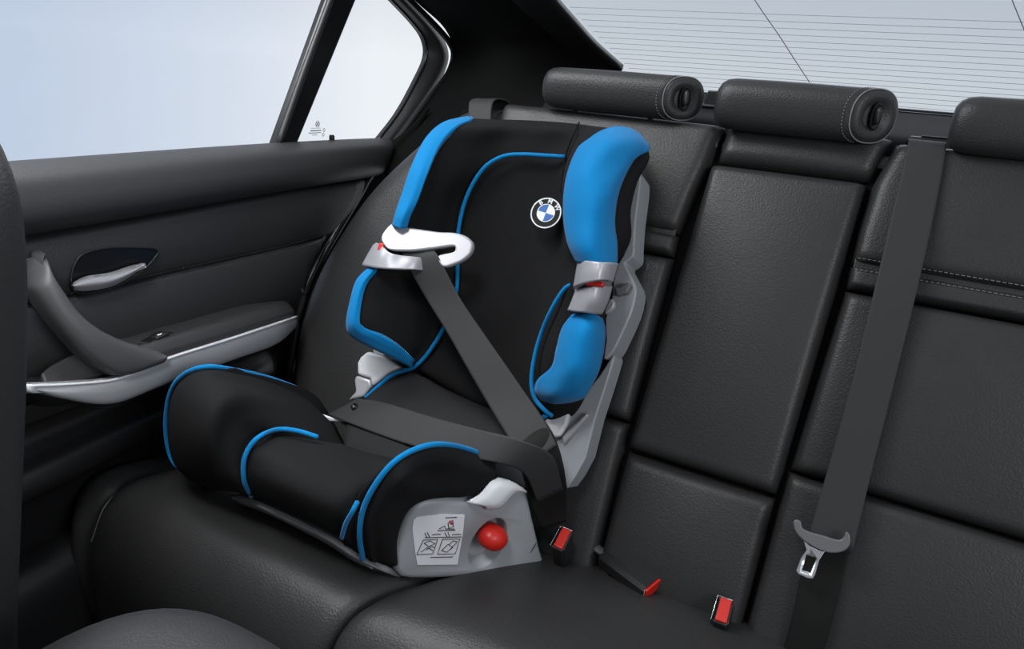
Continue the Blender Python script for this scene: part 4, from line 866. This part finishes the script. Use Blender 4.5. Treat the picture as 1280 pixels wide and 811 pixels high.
# ---- booster cushion
sheet('seat_cushion', [
 [(-0.4756,0.0104,0.618),(-0.4175,0.0149,0.6039),(-0.3459,0.0242,0.5884),(-0.2682,0.015,0.5923),(-0.2211,0.013,0.5999)],
 [(-0.5123,-0.01,0.5889), (-0.4015,-0.03,0.5935), (-0.3103,-0.04,0.5985), (-0.2419,-0.035,0.5982), (-0.2097,-0.02,0.5954)],
 [(-0.5347,-0.03,0.5635), (-0.4179,-0.07,0.5773), (-0.3173,-0.09,0.5917), (-0.2557,-0.08,0.5881), (-0.2295,-0.06,0.5797)],
 [(-0.5256,-0.09,0.5374), (-0.4239,-0.13,0.5544), (-0.3372,-0.14,0.5603), (-0.2896,-0.13,0.5594), (-0.2747,-0.1,0.552)],
 [(-0.4818,-0.14,0.5255), (-0.4139,-0.155,0.5297), (-0.357,-0.15,0.5279), (-0.3293,-0.13,0.5302), (-0.3124,-0.11,0.5327)]], M['lit_fabric'], cs, n=6, thick=0.012, away=(0.3, -0.5, 0.8))
LP = [(-0.6794,-0.27,0.4882),(-0.7081,-0.27,0.503),(-0.7132,-0.27,0.5495),(-0.6984,-0.27,0.6073),(-0.6666,-0.27,0.6497),(-0.6264,-0.26,0.6727),(-0.6246,-0.205,0.648),(-0.6274,-0.135,0.607),(-0.6313,-0.065,0.5576),(-0.619,-0.045,0.5198)]
LM = [(-0.5989,-0.285,0.5001),(-0.5765,-0.312,0.5513),(-0.5528,-0.33,0.6053),(-0.5438,-0.33,0.6434),(-0.5413,-0.315,0.6689),(-0.5417,-0.28,0.6723),(-0.5541,-0.22,0.6343),(-0.5725,-0.15,0.5862),(-0.594,-0.075,0.5371),(-0.5802,-0.06,0.514)]
LQ = [(-0.5205,-0.29,0.5236),(-0.5205,-0.3,0.553),(-0.5241,-0.295,0.5765),(-0.5264,-0.285,0.593),(-0.5265,-0.265,0.6022),(-0.5134,-0.24,0.6039),(-0.5119,-0.2,0.5839),(-0.5199,-0.15,0.552),(-0.5304,-0.1,0.517),(-0.5333,-0.08,0.4934)]
LP_, LM_, LQ_ = A(LP), A(LM), A(LQ)
sheet('armrest_pad', [LP_ + A((0.01, 0.05, -0.09)), LP_ + A((0.0, 0.03, -0.035)), LP_ + A((-0.004, 0.012, -0.006)), LP_, 0.6 * LP_ + 0.4 * LM_ + A((0, -0.012, 0.006)), LM_, 0.45 * LM_ + 0.55 * LQ_ + A((0, -0.004, 0.004)), LQ_, LQ_ + A((0.01, 0.05, -0.05))], M['fabric'], cs, n=6, thick=0.008, away=(0.4, -0.7, 0.6))
tube('piping', LP_[:9] + A((-0.0005, -0.002, 0.0045)), pr, M['blue'], cs)
roll_rows = [
 [(-0.6172,-0.15,0.5198),(-0.5684,-0.13,0.5153),(-0.5108,-0.12,0.52),(-0.458,-0.12,0.5226),(-0.4016,-0.12,0.53)],
 [(-0.5347,-0.225,0.5877),(-0.4933,-0.205,0.5806),(-0.4427,-0.195,0.584),(-0.3982,-0.195,0.5865),(-0.3423,-0.2,0.5985)],
 [(-0.5105,-0.285,0.6033),(-0.4476,-0.28,0.6056),(-0.3955,-0.27,0.6013),(-0.3551,-0.265,0.5958),(-0.3256,-0.238,0.5901)],
 [(-0.5176,-0.298,0.5778),(-0.4389,-0.31,0.5885),(-0.3834,-0.305,0.5834),(-0.3473,-0.295,0.5744),(-0.3416,-0.25,0.5385)],
 [(-0.5223,-0.295,0.5447),(-0.4495,-0.302,0.5502),(-0.3923,-0.297,0.5432),(-0.3595,-0.285,0.5301),(-0.3497,-0.25,0.4988)],
 [(-0.5366,-0.275,0.5104),(-0.4714,-0.28,0.514),(-0.4143,-0.275,0.5087),(-0.3732,-0.27,0.5013),(-0.3583,-0.243,0.4673)],
 [(-0.5933,-0.22,0.4583),(-0.53,-0.22,0.4575),(-0.4636,-0.22,0.4578),(-0.4154,-0.22,0.4573),(-0.3791,-0.22,0.4458)]]
sheet('front_roll', roll_rows, M['fabric'], cs, n=6, thick=0.008, away=(0, -0.8, 0.6))
tube('piping', [(-0.5269,-0.282,0.5154),(-0.5132,-0.303,0.5548),(-0.5109,-0.304,0.5856),(-0.5087,-0.296,0.6042),(-0.5035,-0.281,0.617),(-0.5116,-0.243,0.6077),(-0.4914,-0.226,0.6042),(-0.4642,-0.216,0.5992)], pr, M['blue'], cs)
tube('piping', [(-0.3565,-0.29,0.5235),(-0.3388,-0.302,0.5586),(-0.324,-0.307,0.5848),(-0.3213,-0.3,0.5966)], 0.003, M['blue'], cs)
RP_ = A([(-0.3481,-0.252,0.4712),(-0.3382,-0.27,0.5261),(-0.3295,-0.274,0.5694),(-0.3153,-0.27,0.6075),(-0.3012,-0.257,0.6342),(-0.2879,-0.233,0.6452),(-0.2746,-0.2,0.6421),(-0.2671,-0.145,0.6126),(-0.2555,-0.085,0.5697)])
RI_ = A([(-0.3778,-0.262,0.484),(-0.363,-0.275,0.5287),(-0.3476,-0.28,0.5692),(-0.3312,-0.275,0.5985),(-0.3238,-0.258,0.6153),(-0.3094,-0.23,0.6248),(-0.2995,-0.19,0.6182),(-0.2905,-0.135,0.5897),(-0.2747,-0.08,0.5524)])
RN_ = A([(-0.3439,-0.232,0.4532),(-0.3336,-0.25,0.5082),(-0.3208,-0.258,0.5504),(-0.3055,-0.257,0.5856),(-0.2879,-0.25,0.6128)]+[(-0.284,-0.2094,0.6047),(-0.2686,-0.1784,0.5968),(-0.2522,-0.1458,0.5836),(-0.238,-0.1129,0.5719)])
RT_ = A([(-0.3123,-0.2308,0.4614),(-0.3119,-0.2339,0.4972),(-0.3078,-0.2313,0.5263),(-0.3014,-0.2215,0.5479),(-0.2906,-0.2049,0.5563),(-0.2781,-0.1764,0.5502),(-0.263,-0.1494,0.5423),(-0.2496,-0.1252,0.5444),(-0.2403,-0.1073,0.5578)])
sheet('armrest_pad', [RI_ + A((-0.02, 0.05, -0.08)), RI_, RP_, 0.5 * RP_ + 0.5 * RN_ + A((0.006, -0.006, 0.004)), RN_ + A((0.003, -0.003, 0)), RT_, RT_ + A((-0.03, 0.02, 0.012))], M['fabric'], cs, n=6, thick=0.008, away=(0.7, -0.6, 0.4))
tube('piping', RP_ + A([(-0.001, -0.006, 0), (-0.001, -0.006, 0), (-0.001, -0.005, 0.001), (0, -0.004, 0.002)] + [(0.001, -0.002, 0.0035)] * 5), 0.0036, M['blue'], cs)
# dark lip under the front edge
sheet('front_lip', [[(-0.5947,-0.262,0.4809),(-0.5297,-0.272,0.5008),(-0.4683,-0.272,0.5028),(-0.4072,-0.268,0.4959),(-0.3676,-0.258,0.4808),(-0.3484,-0.245,0.4625)],
                    [(-0.5877,-0.264,0.4765),(-0.5113,-0.275,0.4939),(-0.4539,-0.275,0.4936),(-0.4013,-0.27,0.4881),(-0.3604,-0.26,0.4697),(-0.3294,-0.238,0.4479)],
                    [(-0.6026,-0.24,0.4487),(-0.5322,-0.25,0.4642),(-0.4722,-0.252,0.4655),(-0.4176,-0.25,0.4605),(-0.3676,-0.242,0.4439),(-0.3197,-0.215,0.4257)]], M['dark_grey'], cs, n=6, thick=0.008, away=(0, -0.8, -0.2))
# base body resting on the cushion, hidden for the most part under the pads
PNV = A((0.8386, -0.545, 0))
base = prism('base_body', [(-0.63, -0.225, 0.432), (-0.36, -0.228, 0.432), (-0.225, -0.03, 0.40), (-0.24, 0.0, 0.40), (-0.55, 0.0, 0.40)], (0, 0.0, 0.055), M['dark_grey'], cs, bevel=0.012)
sp_o = [(-0.3172,-0.2311,0.4501),(-0.318,-0.2324,0.4768),(-0.314,-0.2261,0.5028),(-0.3087,-0.2181,0.528),(-0.3022,-0.2081,0.5461),(-0.2937,-0.1949,0.5507),(-0.2798,-0.1735,0.5454),(-0.2654,-0.1513,0.5373),(-0.254,-0.1338,0.5319),(-0.2459,-0.1213,0.532),(-0.2349,-0.1045,0.5322),(-0.2239,-0.0876,0.5364),(-0.2167,-0.0764,0.5317),(-0.2068,-0.0611,0.5204),(-0.2,-0.0507,0.4729),(-0.1913,-0.0373,0.4209),(-0.1814,-0.0221,0.3674),(-0.1964,-0.0452,0.3704),(-0.2308,-0.0982,0.3868),(-0.259,-0.1415,0.4011),(-0.2869,-0.1845,0.4155),(-0.3039,-0.2106,0.4259),(-0.3121,-0.2233,0.4337)]
side = prism('side_panel', sp_o, -PNV * 0.035, M['grey_plastic'], cs, bevel=0.009)
# scooped recess and slot cut into the side panel
def ell_cut(c, u, v, dpt, k=28):
    c, u, v = A(c), A(u), A(v); V, f = [], []
    for t, r_ in ((0.006, 1.25), (0.0, 1.0), (-0.5 * dpt, 0.93), (-0.9 * dpt, 0.8), (-dpt, 0.5)):
        for s in range(k):
            a = 2 * math.pi * s / k; V.append(c + PNV * t + (u * math.cos(a) + v * math.sin(a)) * r_)
    f = grid_faces(5, k, True) + [tuple(range(k)), tuple(range(5 * k - 1, 4 * k - 1, -1))]
    return link('cut', V, f, M['grey_plastic'], None)
PH = A((0.545, 0.8386, 0)); PV = A((0, 0, 1))
carve(side, ell_cut((-0.2404,-0.1128,0.4522), PH * 0.031 + PV * 0.004, PV * 0.041 + PH * 0.004, 0.024))
carve(side, ell_cut((-0.1973,-0.0466,0.4199), PH * 0.004 + PV * 0.003, PV * 0.0085 + PH * 0.004, 0.02, 16))
side.data.set_sharp_from_angle(angle=0.8)
kb_c = A((-0.2468,-0.1007,0.4614)); kx = PNV; ku = PH * 0.0225 - PV * 0.006; kv = PV * 0.0185 + PH * 0.003
kb = lathe('adjuster_knob', [(-0.008, 0.75), (0.0, 0.88), (0.008, 0.98), (0.014, 1.0), (0.021, 0.93), (0.027, 0.74), (0.031, 0.44), (0.0325, 0.1)], kb_c, kx, ku, kv, M['red'], cs, sides=32)
kb.data.set_sharp_from_angle(angle=1.4)
# white bracket over the back of the side panel
sheet('side_bracket', [[(-0.2579,-0.1508,0.5374),(-0.2458,-0.1359,0.5466),(-0.2394,-0.1223,0.5597),(-0.2361,-0.1062,0.5614)],
                       [(-0.2471,-0.1452,0.5345),(-0.2355,-0.1311,0.5414),(-0.2277,-0.1154,0.5552),(-0.2254,-0.0971,0.5567)],
                       [(-0.2388,-0.1325,0.5267),(-0.2269,-0.1178,0.5269),(-0.2176,-0.0999,0.5428),(-0.214,-0.0833,0.5444)],
                       [(-0.2423,-0.1232,0.5147),(-0.2281,-0.105,0.5138),(-0.2149,-0.0846,0.5329),(-0.204,-0.0643,0.5232)]], M['white'], cs, n=5, thick=0.008, away=PNV)
# instruction sticker with its printing
st_o = [(-0.303,-0.212,0.5128),(-0.3023,-0.2108,0.5251),(-0.2998,-0.2071,0.5289),(-0.279,-0.1751,0.5223),(-0.2612,-0.1476,0.5121),(-0.2618,-0.1485,0.4859),(-0.265,-0.1536,0.4312),(-0.2982,-0.2045,0.45),(-0.3003,-0.2079,0.4725)]
stk = prism('sticker', st_o, -PNV * 0.003, M['sticker'], cs, bevel=0)
def ink(pts, r=0.0005, m='ink'): return tube('sticker_print', pts, r, M[m], stk, sides=4, n=1, smooth_path=False)
I = [
 [(-0.2768,-0.1722,0.5163),(-0.2676,-0.158,0.5124)], 
 [(-0.2746,-0.1688,0.5061),(-0.2708,-0.163,0.5094),(-0.2699,-0.1615,0.4984),(-0.2738,-0.1676,0.4978),(-0.2746,-0.1688,0.5061)], [(-0.2816,-0.1796,0.5006),(-0.2771,-0.1727,0.5035),(-0.2764,-0.1716,0.4979),(-0.2691,-0.1604,0.4941)],
 [(-0.2828,-0.1815,0.4986),(-0.2684,-0.1593,0.4917)], [(-0.2929,-0.197,0.4923),(-0.2627,-0.1505,0.4774)], [(-0.293,-0.1972,0.5001),(-0.291,-0.194,0.4912)], [(-0.2911,-0.1943,0.5004),(-0.2891,-0.1911,0.4915)],
 [(-0.2769,-0.1723,0.4916),(-0.2748,-0.1691,0.4838)], [(-0.2743,-0.1683,0.4915),(-0.2728,-0.166,0.4828)], [(-0.2872,-0.1883,0.4944),(-0.2801,-0.1773,0.4912)], [(-0.2709,-0.1631,0.4857),(-0.2635,-0.1518,0.4823)],
 [(-0.2941,-0.1988,0.489),(-0.2825,-0.1811,0.4841),(-0.286,-0.1864,0.4621),(-0.2988,-0.2061,0.468),(-0.2941,-0.1988,0.489)], [(-0.2786,-0.175,0.4819),(-0.264,-0.1525,0.4747),(-0.2674,-0.1577,0.4515),(-0.2821,-0.1803,0.4591),(-0.2786,-0.175,0.4819)],
 [(-0.2934,-0.1977,0.4834),(-0.289,-0.1909,0.4849),(-0.2844,-0.1839,0.4784),(-0.2894,-0.1917,0.476),(-0.2934,-0.1977,0.4834)], [(-0.2957,-0.2013,0.4702),(-0.2907,-0.1936,0.4753),(-0.2861,-0.1865,0.4674)], [(-0.2913,-0.1945,0.4717),(-0.2875,-0.1887,0.4749),(-0.2849,-0.1847,0.4721)],
 [(-0.2789,-0.1754,0.4634),(-0.2738,-0.1676,0.4713),(-0.2697,-0.1613,0.4636),(-0.2748,-0.1692,0.4584),(-0.2789,-0.1754,0.4634)], [(-0.2731,-0.1666,0.4696),(-0.2699,-0.1617,0.4746),(-0.2659,-0.1554,0.471)], [(-0.2716,-0.1643,0.462),(-0.2665,-0.1564,0.47)],
 [(-0.2878,-0.1892,0.4571),(-0.2693,-0.1606,0.4471)]]
for q in I: ink(q, 0.0007)
ink([(-0.2733,-0.1671,0.5095),(-0.2712,-0.1638,0.5032)], 0.0016, 'ink_red')
# pale arm rest end cap at the left
prism('armrest_cap', [(-0.6284,-0.06,0.5224),(-0.6138,-0.06,0.5247),(-0.5941,-0.06,0.5247),(-0.573,-0.06,0.5254),(-0.5678,-0.06,0.5225),(-0.5908,-0.06,0.5159),(-0.6123,-0.06,0.5168)], (0.0, 0.006, -0.002), M['white'], cs, bevel=0.002)

# ------------------------------------------------------------------ belt holding the child seat
cb = thing('seat_belt', (-0.30, -0.05, 0.5), 'black seat belt threaded across the child seat through its left guide', 'seat belt')
ribbon('shoulder_webbing', [(-0.4754,-0.0148,0.8265),(-0.462,-0.0283,0.8166),(-0.4222,-0.0263,0.7641),(-0.3803,-0.0298,0.7211),(-0.3349,-0.0394,0.6768),(-0.2886,-0.0525,0.6368),(-0.2314,-0.076,0.5984),(-0.2061,-0.0863,0.5763)],
       [(-0.4296,-0.0006,0.8334),(-0.4131,-0.0071,0.8241),(-0.3751,-0.0067,0.7707),(-0.3339,-0.0104,0.7318),(-0.2927,-0.0181,0.6988),(-0.2434,-0.0298,0.6619),(-0.202,-0.0428,0.634),(-0.1739,-0.0544,0.609)], M['belt'], cb)
ribbon('buckle_webbing', [(-0.2322,-0.0743,0.5973),(-0.2114,-0.0891,0.5821),(-0.208,-0.075,0.5436),(-0.2017,-0.06,0.5013),(-0.1888,-0.04,0.4526)], [(-0.216,-0.0367,0.6423),(-0.1814,-0.0482,0.6176),(-0.1619,-0.0486,0.5743),(-0.1609,-0.03,0.5195),(-0.1599,-0.02,0.4667)], M['belt_shaded'], cb)
ribbon('lap_webbing', [(-0.5951,-0.055,0.5268),(-0.5122,-0.09,0.5489),(-0.3949,-0.12,0.5703),(-0.3042,-0.13,0.5851),(-0.2302,-0.125,0.5959),(-0.1989,-0.1,0.5769),(-0.1877,-0.07,0.5179)],
       [(-0.5536,-0.03,0.5579),(-0.4725,-0.06,0.587),(-0.3602,-0.09,0.6094),(-0.2695,-0.105,0.6244),(-0.2068,-0.105,0.629),(-0.1686,-0.08,0.6054),(-0.1588,-0.05,0.5393)], M['belt'], cb)
ribbon('lower_webbing', [(-0.5552,-0.07,0.5308),(-0.5186,-0.1,0.5224),(-0.47,-0.13,0.5177),(-0.421,-0.15,0.5245)], [(-0.534,-0.065,0.5369),(-0.4837,-0.095,0.5389),(-0.4363,-0.12,0.5233),(-0.3934,-0.14,0.5294)], M['belt_shaded'], cb)
lathe('belt_stud', [(-0.002, 1), (0.002, 1), (0.003, 0.8), (0.0015, 0.5)], (-0.5347,-0.058,0.5601), (0.2, -0.6, 0.75), (0.0055, 0, -0.001), (0.001, 0.0045, 0.0035), M['gloss_black'], cb, sides=18)
ribbon('upper_webbing', [S(-0.555, 0.69, -0.07), S(-0.555, 0.742, -0.045), S(-0.555, 0.746, -0.02), S(-0.555, 0.72, 0.022), S(-0.53, 0.66, 0.028)], [S(-0.508, 0.69, -0.07), S(-0.508, 0.744, -0.045), S(-0.508, 0.748, -0.018), S(-0.508, 0.725, 0.02), S(-0.49, 0.66, 0.026)], M['belt'], cb)
